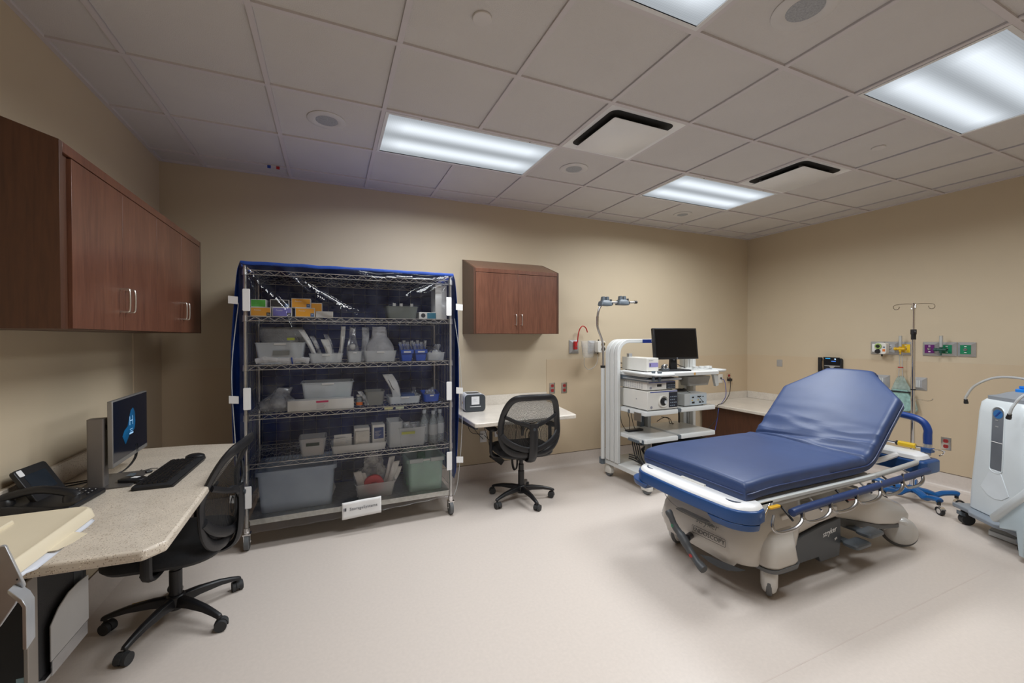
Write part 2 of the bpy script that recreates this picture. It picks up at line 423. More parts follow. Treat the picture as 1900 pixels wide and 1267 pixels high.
for (i0, i1, j0, j1), w in zip(skip, spots):
    cx, cy = (gx[i0-1]+gx[i1-1])/2, (gy[j0]+gy[j1])/2
    t = thing('ceiling_light', 'recessed fluorescent ceiling light panel, ' + w, 'ceiling light', (cx, cy, H), group='recessed ceiling light panels')
    hx, hy = T-hw, T/2-hw
    b = B()
    for a in ((-hx, hx, -hy, -hy+.02), (-hx, hx, hy-.02, hy), (-hx, -hx+.02, -hy+.02, hy-.02), (hx-.02, hx, -hy+.02, hy-.02)): b.box(a[0], a[1], a[2], a[3], -.002, .02)
    for x in (-.38, .38): b.m(1).cyl((x, -hy+.006, -.004), (x, -hy+.006, .002), .004, n=8).m(0)
    obj('frame', b, [mat('troffer_frame', (.7, .7, .7), .4), ink], t)
    obj('lens', B().box(-hx+.02, hx-.02, -hy+.02, hy-.02, .003, .008), lens_m, t)
    ld = bpy.data.lights.new('troffer_tubes', 'AREA'); ld.shape = 'RECTANGLE'; ld.size = 1.14; ld.size_y = .53
    ld.energy = LIGHT_W; ld.spread = R(SPREAD); ld.color = (.93, .97, 1)
    lo = bpy.data.objects.new('troffer_tubes', ld); COL.objects.link(lo); lo.parent = t; lo.location = (0, 0, .001)
# second pair of fixtures further back over the camera
# air supply vents
for (i, j, w) in ((5, 2, 'nearer the storage rack'), (8, 2, 'above the far end of the stretcher')):
    cx, cy = (gx[i-1]+gx[i])/2, (gy[j]+gy[j+1])/2
    t = thing('ceiling_vent', 'square white plaque air diffuser in the ceiling, ' + w, 'vent', (cx, cy, H), group='square ceiling air diffusers')
    h = T/2-hw
    b = B()   # stepped outer pan with recess
    for w0, w1, z0, z1 in ((h, .262, -.001, .010), ):
        b.loft([ring(0, 0, .001, 2*h, 2*h, .002), ring(0, 0, -.001, 2*h, 2*h, .002), ring(0, 0, .004, .54, .54, .02), ring(0, 0, .0085, .50, .50, .05)], cap=False)
    obj('frame', b, white, t)
    b = B().loft([ring(0, 0, .0088, .50, .50, .05), ring(0, 0, .0100, .44, .44, .05)], cap=False).m(0)
    b.loft([ring(0, 0, .0088, .51, .51, .05), ring(0, 0, .0102, .51, .51, .05)])
    obj('throat', b, mat('vent_throat', (.02, .02, .02), .8), t)
    b = B().loft([ring(0, 0, -.022, .44, .44, .012), ring(0, 0, -.027, .452, .452, .014), ring(0, 0, -.030, .445, .445, .014)])
    obj('plaque', b, white, t)
    for sx in (-1, 1):
        for sy in (-1, 1): obj('bracket', B().box(sx*.17-.012, sx*.17+.012, sy*.17-.012, sy*.17+.012, -.022, .0087), steel, t)
# downlights / speakers
grille_m = mat('speaker_grille', (.34, .35, .37), .6, amt=.2, scale=160)
def roundel(x, y, r, w):
    t = thing('ceiling_speaker', 'round white ceiling speaker with a grey grille, ' + w, 'ceiling speaker', (x, y, H), group='round ceiling speakers')
    obj('trim_ring', B().lathe([(r, .0105), (r, .006), (r*.95, .003), (r*.62, .002), (r*.56, .006), (r*.56, .0105)], n=40, cap=False), mat('roundel_white', (.6, .58, .57), .5), t)
    obj('grille', B().lathe([(.001, .0045), (r*.57, .0045), (r*.57, .0095)], n=40, cap=False).lathe([(r*.57, .0092), (.001, .0098)], n=40, cap=False), grille_m, t)
roundel(1.20, -1.16, .115, 'left of the light over the rack')
roundel(3.055, -1.135, .115, 'just right of the light over the rack')
roundel(3.055, -2.95, .125, 'cut by the top picture edge')
roundel(4.86, -.54, .10, 'smallest, nearest the back wall')
for x, y, w in ((1.824, -2.358, 'left one, high in the picture above the light'), (4.894, -2.351, 'right one, beside the big light')):
    obj('sprinkler_cover', B().lathe([(.042, H+.0105), (.042, H+.004), (.040, H+.0015), (.001, H+.001)], (x, y, 0), n=32), mat('cover_plate', (.62, .59, .58), .5), label='flat round concealed sprinkler cover plate, ' + w, cat='sprinkler cover', group='concealed sprinkler covers')
for x, m_, w in ((.773, mat('flag_blue', (.01, .05, .35), .5), 'blue'), (.835, red, 'red')):
    obj('marker_tab', B().box(x-.012, x+.012, -.250, -.243, H-.022, H-.0005).box(x-.012, x+.012, -.250, -.235, H-.0022, H-.0002), m_, label='small %s marker tab clipped on the ceiling grid near the left corner' % w, cat='marker')
obj('floor_seam', B().box(1.8, 5.0, -2.9, -2.894, 0, .0004), seam, kind='structure'); bpy.data.objects['floor_seam'].name = 'trim_7'
# ---------------------------------------------------------------- camera
cd = bpy.data.cameras.new('camera'); cam = bpy.data.objects.new('camera', cd); COL.objects.link(cam); S.camera = cam
yaw, pit, rol = .4126, -.0101, -.0014
fwd = V((math.sin(yaw)*math.cos(pit), math.cos(yaw)*math.cos(pit), math.sin(pit)))
right0 = V((math.cos(yaw), -math.sin(yaw), 0)); up0 = right0.cross(fwd)
rt = right0*math.cos(rol) + up0*math.sin(rol); up = up0*math.cos(rol) - right0*math.sin(rol)
M = Matrix((rt, up, -fwd)).transposed().to_4x4(); M.translation = V((1.2137, -4.069, 1.465))
cam.matrix_world = M
cd.sensor_fit = 'HORIZONTAL'; cd.sensor_width = 36; cd.lens = 36*769.94/1900; cd.clip_start = .02
w = bpy.data.worlds.new('world'); S.world = w; w.use_nodes = True
w.node_tree.nodes['Background'].inputs[0].default_value = (.5, .5, .5, 1); w.node_tree.nodes['Background'].inputs[1].default_value = .05
S.view_settings.view_transform = 'Standard'; S.view_settings.look = 'None'; S.view_settings.exposure = EXPO; S.view_settings.gamma = 1
S.view_settings.use_curve_mapping = False
S.cycles.use_denoising = True; S.cycles.max_bounces = 10; S.cycles.diffuse_bounces = 5; S.cycles.transparent_max_bounces = 24
S.cycles.sample_clamp_indirect = 4
# ================================================================ left side of the room
# long desk worktop on the left wall
t = thing('desk', 'long speckled beige quartz worktop desk along the left wall', 'desk', (0, 0, 0))
dk = [V((.003, -.70, 0)), V((.40, -.73, 0)), V((.66, -.80, 0)), V((.69, -2.27, 0)), V((.64, -2.325, 0)), V((.003, -2.29, 0))]
obj('worktop', B().prism([p + V((0, 0, .722)) for p in dk], (0, 0, .038)), quartz_m, t, bev=.010, seg=3)
obj('backsplash', B().box(.003, .022, -2.30, -.80, .7602, .86), quartz_m, t, bev=.002)
for y in (-.95, -2.0): obj('bracket', B().prism([(.003, y, .7215), (.42, y, .7215), (.42, y, .69), (.03, y, .40), (.003, y, .40)], (0, .03, 0)), steel, t, bev=.002)
rebase(t, (.34, -1.5, .40))
# wall cabinet with sloping top
def wall_cabinet(name, label, L, D, zb, zf, zw, ndoor, handles, loc, rz, md, ms, first_filler=0):
    """local: back on y=0 plane, front at y=-D, x from 0 to L"""
    t = thing(name, label, 'cabinet', loc, rz)
    k = .02
    side = [(0, zb), (-D, zb), (-D, zf), (0, zw)]
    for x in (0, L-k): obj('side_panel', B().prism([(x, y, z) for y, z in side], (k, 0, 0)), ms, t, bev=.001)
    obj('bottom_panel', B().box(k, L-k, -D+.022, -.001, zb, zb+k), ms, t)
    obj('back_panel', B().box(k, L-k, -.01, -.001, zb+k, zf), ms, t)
    sl = (zw-zf)/D
    obj('top_panel', B().prism([(k, -D, zf-.036), (k, -D, zf), (k, 0, zw), (k, -.001, zw-.03), (k, -D+.02, zf-.036)], (L-2*k, 0, 0)), md, t, bev=.0008)
    x = k + .002 + first_filler
    n = ndoor; wd = (L-2*k-.004-first_filler)/n
    if first_filler: obj('filler_strip', B().box(k, k+first_filler, -D+.012, -D+.03, zb, zf-.038), ms, t)
    for i in range(n):
        a = x + i*wd
        d = obj('door', B().box(a+.0012, a+wd-.0012, -D, -D+.02, zb+.002, zf-.040), md, t, bev=.0008)
        hx = a + handles[i]*wd
        hz0, hz1 = zb+.085, zb+.185
        obj('handle', B().tube(spl([(hx, -D, hz0), (hx, -D-.022, hz0), (hx, -D-.032, hz0+.010), (hx, -D-.032, hz1-.010), (hx, -D-.022, hz1), (hx, -D, hz1)], 4), .0045, 10), nickel, d)
    return t
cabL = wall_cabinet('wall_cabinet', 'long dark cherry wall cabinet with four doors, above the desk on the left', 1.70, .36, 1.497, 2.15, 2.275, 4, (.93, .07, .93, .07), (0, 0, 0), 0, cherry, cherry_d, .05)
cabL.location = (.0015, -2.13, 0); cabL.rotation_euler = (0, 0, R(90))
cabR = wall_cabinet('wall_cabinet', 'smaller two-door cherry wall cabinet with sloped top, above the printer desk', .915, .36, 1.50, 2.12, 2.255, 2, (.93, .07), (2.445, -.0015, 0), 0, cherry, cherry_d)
# monitor on the left desk
t = thing('monitor', 'grey-framed flat monitor showing a dark blue lock screen on the left desk', 'monitor', (.255, -1.30, .7602))
n = V((.998, .04, 0)).normalized(); e = V((-.04, .998, 0)).normalized()   # screen faces +x
def mp_(s, d, z): return e*s + n*d + V((0, 0, z))
b = B()
hw_, z0, z1 = .228, .088, .405
def slab(b, s0, s1, d0, d1, za, zb_):
    pts = [mp_(s, d, z) for s in (s0, s1) for d in (d0, d1) for z in (za, zb_)]
    v = [b.bm.verts.new(q) for q in pts]
    return b._n([b.bm.faces.new([v[i] for i in f]) for f in ((0,1,3,2),(4,6,7,5),(0,4,5,1),(2,3,7,6),(0,2,6,4),(1,5,7,3))])
slab(b, -hw_, hw_, -.012, .008, z0, z1); slab(b, -.12, .12, -.030, -.012, z0+.06, z1-.06)
sh = obj('screen_housing', b, mat('silver_housing', (.30, .29, .28), .4, .5), t, bev=.003)
b = slab(B(), -hw_+.006, hw_-.006, .0081, .0088, z0+.022, z1-.006); obj('screen', b, mat('lcd_dark', (.004, .006, .012), .12, emit=.6), t)
# picture on the screen: blue cave-like glow with a login box
pic = mat('lcd_blue', (.003, .045, .11), .2, amt=.4, scale=14, emit=1.0)
P = [(a*.95, z-.02) for a, z in [(-.10, .235), (-.115, .25), (-.09, .275), (-.045, .29), (-.025, .33), (.0, .365), (.03, .375), (.055, .35), (.062, .30), (.05, .262), (.02, .25), (-.02, .245), (-.045, .225), (-.075, .205), (-.085, .215)]]
obj('wallpaper_glow', B().prism([mp_(a-.01, .0089, z-.015) for a, z in P], n*.0004), pic, t)
login = mat('lcd_white', (.25, .42, .6), .3, emit=.9)
for i, (a0, a1, za, zb_) in enumerate(((-.032, .018, .238, .246), (-.026, .012, .262, .264), (-.022, .008, .252, .254), (-.028, -.024, .285, .33), (.010, .014, .285, .33), (-.020, .006, .305, .309))):
    obj('login_line', slab(B(), a0, a1, .0094, .0098, za-.03, zb_-.03), login, t)
obj('stand_column', B().loft([[mp_(s, d, z) for s, d in rrect(-.20, -.055, .055, .062, .008)] for z in (.004, .16, .325)]), mat('stand_grey', (.22, .20, .19), .4, .5), t, bev=.001)
obj('arm', slab(B(), -.20, -.10, -.030, -.0121, .268, .292), black, t)
obj('base', B().loft([[mp_(s, d, z) for s, d in rrect(-.12, -.02, .27, .20, .006)] for z in (0, .006)]), mat('stand_base', (.13, .12, .115), .4, .5), t, bev=.002)
# cables behind the monitor
def cable(name, pts, r, m, label, cat='cable', group=None, n=6): return obj(name, B().tube(spl(pts, n), r, 6), m, label=label, cat=cat, group=group)
for q in range(2):
    cable('cable', [(.262, -1.245+.02*q, .90), (.25, -1.235+.02*q, .82), (.21, -1.28+.02*q, .765), (.14, -1.38+.03*q, .764), (.075, -1.45, .768+.012*q), (.05, -1.52-.02*q, .790+.012*q), (.04, -1.60-.02*q, .768+.01*q)], .0035, black, 'black monitor cable looping behind the stand on the left desk', group='black monitor cables on the left desk')
# keyboard with palm rest and trackball end
t = thing('keyboard', 'black corded keyboard on the left desk', 'keyboard', (.455, -1.40, .7602), R(88))
kb = B().loft([ring(0, 0, 0, .47, .155, .012), ring(0, 0, .014, .47, .155, .012), ring(0, .01, .020, .455, .125, .01)])
obj('case', kb, blackm, t, bev=.002)
b = B()
keym = mat('key_black', (.008, .008, .01), .4)
rnd = random.Random(3)
for r_ in range(6):
    yy = .052 - r_*.0195
    x = -.215
    while x < .20:
        wk = .0165
        if r_ == 5 and -.13 < x < -.02: wk = .10
        b.loft([ring(x+wk/2, yy, .0195, wk-.0005, .0165, .002, 2), ring(x+wk/2, yy, .0275, wk-.004, .0125, .002, 2)])
        x += wk + .0018
obj('keys', b, keym, t, kind='stuff')
obj('wrist_pad', B().loft([ring(.262, -.03, .0, .075, .10, .035), ring(.258, -.03, .026, .07, .09, .035), ring(.256, -.03, .034, .045, .055, .02)]), black, t, bev=.002)
obj('wrist_bar', B().loft([ring(0, -.078, .0, .47, .012, .004), ring(0, -.078, .010, .47, .008, .004)]), black, t)
cable('cable', [(.37, -1.30, .772), (.33, -1.27, .766), (.30, -1.30, .765), (.29, -1.26, .763), (.285, -1.33, .763), (.27, -1.42, .772)], .0018, black, 'thin black keyboard cord with ferrite bead on the left desk')
obj('ferrite_bead', B().cyl((.352, -1.325, .768), (.335, -1.345, .768), .007), black, label='small black ferrite bead on the keyboard cord', cat='bead')
t = thing('card_reader', 'small black puck-shaped card reader with white label beside the monitor', 'card reader', (.325, -1.475, .7665), R(-20))
obj('body', B().loft([ring(0, 0, 0, .115, .06, .025), ring(0, 0, .012, .115, .06, .025), ring(0, 0, .018, .09, .045, .018)]), black, t, bev=.001)
obj('label', B().box(.0, .03, -.012, .012, .0182, .0188), label_w, t)
obj('usb_plug', B().box(.27, .295, -1.395, -1.345, .7605, .772).m(1).box(.276, .289, -1.345, -1.325, .763, .770), [greyblue, steel], label='grey cable plug lying on the monitor base', cat='plug')
# desk phone
def desk_phone(name, label, loc, rz, group=None):
    t = thing(name, label, 'phone', loc, rz, group)
    # local: user side is -y, back is +y, handset on -x
    b = B().prism([(-.115, -.115, 0), (-.115, .10, 0), (-.115, .10, .05), (-.115, -.115, .022)], (.235, 0, 0))
    obj('body', b, black, t, bev=.006)
    a = R(60)
    Mx = Matrix.Rotation(a, 3, 'X'); c = V((.025, .035, .045))
    def q(x, y, z): return c + Mx @ V((x, y, z))
    b = B(); b.loft([[q(x, y, z) for x, y in rrect(0, .06, .17, .155, .014)] for z in (-.008, .010)])
    disp = obj('display_head', b, black, t, bev=.003)
    b = B(); b.loft([[q(x, y, z) for x, y in rrect(0, .062, .115, .085, .004)] for z in (.0102, .0108)]); obj('display', b, mat('phone_lcd', (.01, .015, .022), .2, emit=.3), disp)
    obj('sticker', B().prism([q(x, y, .0104) for x, y in rrect(-.062, .118, .026, .028, .004)], Mx @ V((0, 0, .0008))), label_w, disp)
    sl = (.05-.022)/.215
    for i in range(4):
        for j in range(3):
            x, y = .035 + j*.024, -.095 + i*.022; z = .022 + (y+.115)*sl
            obj('key', B().loft([ring(x, y, z-.001, .016, .011, .003, 2), ring(x, y, z+.005, .013, .009, .003, 2)]).m(1).box(x-.002, x+.002, y-.002, y+.002, z+.005, z+.0054), [black, label_w], t)
    z = .022 + (.0+.115)*sl
    obj('label', B().prism([(.045, -.012, z+.0012), (.072, -.012, z+.0012), (.072, .014, z+.0046), (.045, .014, z+.0046)], (0, 0, .001)), label_w, t)
    hp = spl([(-.085, .115, .060), (-.085, .09, .078), (-.085, 0, .095), (-.085, -.09, .075), (-.085, -.12, .052)], 5)
    hs = obj('handset', B().tube(hp, [.024, .024, .022, .020, .018, .017]+[.016]*9+[.017, .018, .020, .022, .024, .024][:len(hp)-15], 12, flat=1.0), black, t)
    for y in (.10, -.105): obj('earpiece', B().lathe([(.027, -.018), (.027, .0), (.02, .010), (.001, .012)], (-.085, y, .058), n=18), black, hs)
    obj('cord', B().tube([V((-.115 - .02*math.sin(i*.35) + .006*math.cos(i*1.6), -.10+i*.0022, .012+.006*math.sin(i*1.6))) for i in range(70)], .0018, 5), black, t)
    return t
desk_phone('desk_phone', 'black desk phone with tilted display at the near end of the left desk', (.145, -1.70, .7602), R(84))
# computer tower in a steel under-desk holder
t = thing('computer', 'black and silver desktop computer hanging under the near end of the desk', 'computer', (0, 0, 0))
b = B().box(.225, .338, -2.235, -1.93, .345, .70)
obj('case', b, blackm, t, bev=.003)
obj('front_bezel', B().box(.223, .343, -2.262, -2.2351, .345, .70).m(1).box(.333, .344, -2.285, -2.2349, .340, .704), [black, mat('bezel_silver', (.33, .30, .27), .35, .6)], t, bev=.002)
obj('sticker', B().box(.305, .325, -2.2632, -2.2622, .375, .395), mat('pale_sticker', (.35, .55, .65), .4), t)
obj('vent', B().box(.3385, .3392, -2.02, -1.96, .53, .60), charcoal, t)
rebase(t, (.285, -2.1, .345))
t = thing('computer_holder', 'grey steel holder with curved side plate gripping the computer under the desk', 'holder', (0, 0, 0))
cv = [(-2.195, .385), (-2.195, .565)] + [(-2.195+.235*math.sin(R(a)), .565+.115*(1-math.cos(R(a)))) for a in range(15, 91, 15)] + [(-1.96, .43), ]
obj('side_plate', B().prism([(.352, y, z) for y, z in [(-2.195, .385), (-2.195, .505), (-2.15, .540), (-2.09, .560), (-2.03, .562), (-1.96, .555), (-1.96, .385)]], (.004, 0, 0)), mat('holder_grey', (.42, .42, .42), .35), t, bev=.001)
obj('bottom_plate', B().box(.215, .352, -2.22, -1.96, .335, .3445).box(.352, .356, -2.19, -1.97, .335, .384).box(.215, .219, -2.22, -1.96, .3445, .7215), steel, t)
obj('strap', B().box(.219, .352, -2.10, -2.07, .7035, .7215), black, t)
rebase(t, (.285, -2.08, .335))
# overbed table reaching in from the left edge
t = thing('overbed_table', 'cream laminate table top with raised rim and torn edge film, bottom left corner', 'table', (0, 0, 0))
o_ = [ring(.295, -2.69, z, w, h_, r_) for z, w, h_, r_ in ((.915, .50, .60, .03), (.922, .52, .62, .035), (.945, .51, .61, .035), (.953, .495, .595, .03), (.950, .465, .565, .02), (.9495, .42, .52, .02))]
obj('tabletop', B().loft(o_), cream, t, bev=.002)
obj('rim_ridge', B().tube(spl([(.40, -2.46, .9495), (.405, -2.7, .9505), (.40, -2.95, .9495)], 5), .009, 8, flat=.5), cream, t)
b = B()
def ef(u, v):
    y = -2.42 - .56*u; k_ = .012*nz(u*5, 0, 3) + (.018 if .25 < u < .55 else .004)
    return V((.552 + v*(.008+k_*.8) - .004, y, .922 - .008*v))
obj('edge_film', B().grid(ef, 40, 2), pu, t, solid=.0012)
obj('torn_flap', B().prism([(.551, -2.52, .9235), (.592, -2.545, .9215), (.585, -2.60, .9215), (.570, -2.635, .9215), (.552, -2.64, .9235)], (0, 0, .0015)), cream, t)
obj('column', B().box(.10, .18, -2.75, -2.65, .08, .915), lgrey, t, bev=.004)
obj('base', B().box(.04, .28, -2.95, -2.45, .03, .08), lgrey, t, bev=.004)
for y in (-2.92, -2.48):
    for x in (.07, .25): obj('caster', B().cyl((x-.01, y, .016), (x+.01, y, .016), .016), rubber, t)
rebase(t, (.16, -2.7, 0))
# latch of the cabinet at the very left edge
t = thing('storage_cabinet', 'wood-sided cabinet at the left picture edge with a brushed steel paddle latch', 'cabinet', (0, 0, 0))
obj('body', B().box(.10, .66, -3.70, -3.035, 0, .955), cherry, t, bev=.002)
def lat(px, py, d):   # helper measured from the photo: depth d in front of the lens
    return V((1.2137, -4.069, 1.465)) + fwd*d + rt*((px-950)/769.94*d) + up*((633.5-py)/769.94*d)
b = B()
F1 = [(-30, 1030), (2, 1012), (10, 1012), (46, 1086), (28, 1122), (0, 1162), (-30, 1190)]
b.loft([[lat(x, y, .70) for x, y in F1], [lat(x*1.0+3, y-2, .745) for x, y in F1], [lat(x-4, y+1, .78) for x, y in F1]])
obj('latch_housing', b, alu, t, bev=.003)
b = B()
wv = (lat(34, 1080, .715) - lat(16, 1096, .665))
p0, p1, p2, p3 = lat(14, 1094, .668), lat(40, 1112, .655), lat(49, 1126, .655), lat(50, 1206, .655)
th = (rt*.006 + up*-.004)
b.loft([[p0, p0 + wv, p0 + wv - up*.007, p0 - up*.007], [p1, p1 + wv, p1 + wv - up*.008 - rt*.003, p1 - up*.008 - rt*.003], [p2, p2 + wv, p2 + wv - rt*.007 - up*.002, p2 - rt*.007 - up*.002], [p3, p3 + wv, p3 + wv - rt*.007, p3 - rt*.007]])
obj('paddle_handle', b, alu, t, bev=.0015)
obj('screw', B().ball(lat(32, 1075, .70), .0016), black, t)
rebase(t, (.38, -3.36, 0))
# ---------------------------------------------------------------- office chairs
def office_chair(label, loc, rz, star=60, drop=0, tagged=1):
    t = thing('office_chair', label, 'office chair', loc, rz)
    # five-star base
    obj('base_hub', B().lathe([(.001, .062), (.038, .062), (.042, .075), (.042, .125), (.034, .135), (.001, .135)], n=24), black, t, bev=.003)
    for k in range(5):
        a = R(star + 72*k); d = V((math.cos(a), math.sin(a), 0)); s_ = V((-d.y, d.x, 0))
        rs = []
        for u, hw2, zt, zb in ((.03, .024, .128, .078), (.10, .022, .126, .086), (.20, .019, .112, .084), (.26, .017, .096, .074), (.295, .016, .084, .066), (.305, .012, .078, .066)):
            rs.append([d*u - s_*hw2 + V((0, 0, zb)), d*u + s_*hw2 + V((0, 0, zb)), d*u + s_*hw2*.8 + V((0, 0, zt-.006)), d*u + s_*hw2*.4 + V((0, 0, zt)), d*u - s_*hw2*.4 + V((0, 0, zt)), d*u - s_*hw2*.8 + V((0, 0, zt-.006))])
        lg = obj('leg', B().loft(rs), black, t, bev=.002)
        if k == tagged: obj('tag', B().prism([d*u + s_*w_ + V((0, 0, z_)) for u, w_, z_ in ((.13, -.0195, .105), (.19, -.0175, .100), (.19, -.0150, .112), (.13, -.0172, .118))], -s_*.0015), yellow, lg)
        c = d*.29; ca = R(40*k); cd_ = V((math.cos(a+ca), math.sin(a+ca), 0)); ax = V((-cd_.y, cd_.x, 0)); wc = c + cd_*.012 + V((0, 0, .0275))
        b = B().cyl(wc - ax*.026, wc - ax*.008, .0272, n=20).cyl(wc + ax*.008, wc + ax*.026, .0272, n=20).cyl(wc - ax*.01, wc + ax*.01, .010, n=10)
        b.loft([[wc + ax*w_ + (cd_*math.cos(R(q_)) + V((0, 0, 1))*math.sin(R(q_)))*.031 for q_ in range(-10, 191, 20)] + [wc + ax*w_ + (cd_*math.cos(R(q_)) + V((0, 0, 1))*math.sin(R(q_)))*.024 for q_ in range(190, -11, -20)] for w_ in (-.007, .007)])
        b.cyl(c + V((0, 0, .05)), c + V((0, 0, .070)), .008, n=10)
        obj('caster', b, rubber, t)
    upper0 = len(bpy.data.objects)
    known = set(o.name for o in bpy.data.objects)
    obj('gas_column', B().lathe([(.028, .13), (.028, .26), (.024, .265), (.024, .32), (.018, .325), (.018, .41)], n=20), black, t)
    obj('mechanism', B().loft([ring(0, -.02, .385, .14, .20, .03), ring(0, -.02, .42, .17, .26, .03), ring(0, -.02, .435, .17, .26, .03)]).cyl((.07, .03, .40), (.20, .05, .405), .006).cyl((-.07, .03, .40), (-.17, .05, .405), .006).cyl((-.17, .05, .405), (-.20, .055, .405), .011), blackm, t, bev=.002)
    # seat cushion
    rs = []
    for z, k_, dy in ((.428, .80, 0), (.436, .94, 0), (.455, 1.0, 0), (.480, 1.0, 0), (.498, .955, 0), (.508, .86, 0), (.512, .6, 0), (.511, .25, 0)):
        rs.append([V((x, y - .012*(y > .12)*0, z - (.022*max(0, (y-.10)/.14)**2 if z > .47 else .006*max(0, (y-.1)/.14)))) for x, y in rrect(0, .0, .50*k_, .49*k_, .14*k_, 7)])
    obj('seat', B().loft(rs), fabric_b, t)
    obj('seat_pan', B().loft([ring(0, 0, .424, .40, .38, .10), ring(0, 0, .436, .44, .42, .12)]), black, t)
    # back: curved frame, net, lower band, y-shaped spine
    def wz(u): e_ = 7 if u > 0 else 3.6; return (1 - abs(u)**e_)**(1/e_)
    zc, hh = .72, .245
    def bk(t_, u, off=0):
        z = zc + hh*u
        half = (.262 - .045*(u+.25)**2) * (wz(u) if abs(u) < 1 else 0)
        x = half*t_
        y = -.235 - .030*(1-(2*(u+.35))**2*.25) - .12*max(0, u)**1.5 + .85*x*x - off
        return V((x, y, z))
    out = [bk(-1, math.sin(R(a))) for a in range(-84, 85, 6)]
    o2 = [bk(1, math.sin(R(a))) for a in range(84, -85, -6)]
    loop = out + o2
    fr = obj('back_frame', B().tube(loop, .014, 10, closed=True, flat=2.0, up=(0, 1, 0)), black, t)
    obj('net_panel', B().grid(lambda p_, q_: bk(-.95+1.9*p_, -.97+1.94*q_, -.006), 20, 24), net, t)
    band = [bk(x_, -.05 - .80*(1-x_*x_*.9)**.5, .012) for x_ in [i/10 for i in range(-10, 11)]]
    obj('lower_band', B().tube(band, .014, 8, flat=1.8, up=(0, 1, 0)), black, fr)
    for sx in (-1, 1):
        arm = spl([bk(.0, -.20, .030), bk(sx*.16, .02, .030), bk(sx*.5, .13, .024), bk(sx*.93, .32, .012)], 6)
        obj('spine_arm', B().tube(arm, [.014]*4 + [.012]*7 + [.009]*(len(arm)-11), 8, flat=1.7, up=(0, 1, 0)), black, fr)
    sp = [bk(0, .08, .032), bk(0, -.2, .034), bk(0, -.6, .034), bk(0, -.95, .034), V((0, -.262, .43)), V((0, -.20, .405)), V((0, -.10, .405))]
    obj('spine', B().tube(spl(sp, 4), .016, 8, flat=2.3, up=(0, 1, .01)), black, t)
    obj('tilt_knob', B().cyl(bk(0, -.1, .045), bk(0, -.1, .056), .012), charcoal, t)
    # arms
    for sx in (-1, 1):
        x = sx*.285
        b = B().tube(spl([(sx*.12, .0, .412), (sx*.22, .0, .408), (x-sx*.01, .0, .43), (x, .0, .48), (x, .0, .655)], 5), .024, 8, flat=.6, up=(0, 1, 0))
        ar = obj('armrest', b, black, t)
        obj('arm_pad', B().loft([ring(x, .02, .655, .075, .235, .035), ring(x, .02, .672, .08, .245, .035), ring(x, .02, .682, .065, .23, .03)]), blackm, ar, bev=.002)
    for c in kids(t):
        if c.name not in known and not c.name.startswith('gas_column'): c.location.z -= drop
    return t
ch = office_chair('black mesh-back office chair seen from behind, at the printer desk on the back wall', (2.79, -.67, 0), R(CH2), 60)
ch1 = office_chair('black mesh-back office chair tucked under the left desk', (.47, -1.40, 0), R(CH1), 176-CH1+72, .065, 4)
# ================================================================ wire shelving rack
RX0, RX1, RY0, RY1 = .68, 2.12, -.73, -.16
SH = [1.935, 1.615, 1.275, .930, .590]     # top surfaces of the wire shelves
t = rack = thing('wire_shelving_rack', 'tall chrome wire shelving rack on casters, packed with supplies', 'shelving rack', (0, 0, 0))
for x in (RX0, RX1):
    for y in (RY0, RY1):
        b = B().cyl((x, y, .155), (x, y, 1.965), .0127, n=14)
        for k in range(35): b.tube([(x+.0134*math.cos(q_), y+.0134*math.sin(q_), .24+k*.05) for q_ in [i*PI/4 for i in range(8)]], .0009, 4, closed=True)
        obj('post', b, wire_m, t)
        b = B().cyl((x, y, .155), (x, y, .115), .019).m(1)
        b.m(2).cyl((x-.014, y+.01, .058), (x+.014, y+.01, .058), .057, n=28).m(0)
        b.prism([(x-.021, y+.028, .110), (x-.021, y-.012, .110), (x-.021, y-.002, .05), (x-.021, y+.022, .05)], (.004, 0, 0)).prism([(x+.017, y+.028, .110), (x+.017, y-.012, .110), (x+.017, y-.002, .05), (x+.017, y+.022, .05)], (.004, 0, 0))
        b.box(x-.025, x+.025, y-.022, y+.035, .108, .116).cyl((x-.024, y+.01, .058), (x+.024, y+.01, .058), .006)
        obj('caster', b, [chrome, rubber, tyre], t)
def wire_shelf(z):
    b = B(); r = .0032
    for y in (RY0+.004, RY1-.004):
        for dz in (-.003, -.034): b.tube([(RX0, y, z+dz), (RX1, y, z+dz)], r, 6)
        n_ = 36; pts = [V((RX0+.02+(RX1-RX0-.04)*i/n_, y, z-(.005 if i % 2 else .032))) for i in range(n_+1)]
        b.tube(pts, .0022, 5)
    for x in (RX0+.004, RX1-.004):
        for dz in (-.003, -.034): b.tube([(x, RY0, z+dz), (x, RY1, z+dz)], r, 6)
        n_ = 14; b.tube([V((x, RY0+.02+(RY1-RY0-.04)*i/n_, z-(.005 if i % 2 else .032))) for i in range(n_+1)], .0022, 5)
    for k in range(1, 58):
        x = RX0 + (RX1-RX0)*k/58
        b.tube([(x, RY0+.004, z-.0018), (x, RY1-.004, z-.0018)], .0018, 4)
    for y in (-.60, -.445, -.29):
        b.tube([V((RX0+.01+(RX1-RX0-.02)*i/40, y, z-(.006 if i % 2 else .022))) for i in range(41)], .0022, 4)
    for x in (RX0, RX1):
        for y in (RY0, RY1): b.lathe([(.0135, -.042), (.019, -.04), (.0165, .002), (.0135, .003)], (x, y, z), n=12, cap=False)
    return b
for z in SH: obj('shelf', wire_shelf(z), wire_m, t)
b = B().box(RX0+.012, RX1-.012, RY0+.002, RY1-.002, .196, .204).box(RX0+.02, RX1-.02, RY0-.004, RY0+.008, .168, .206)
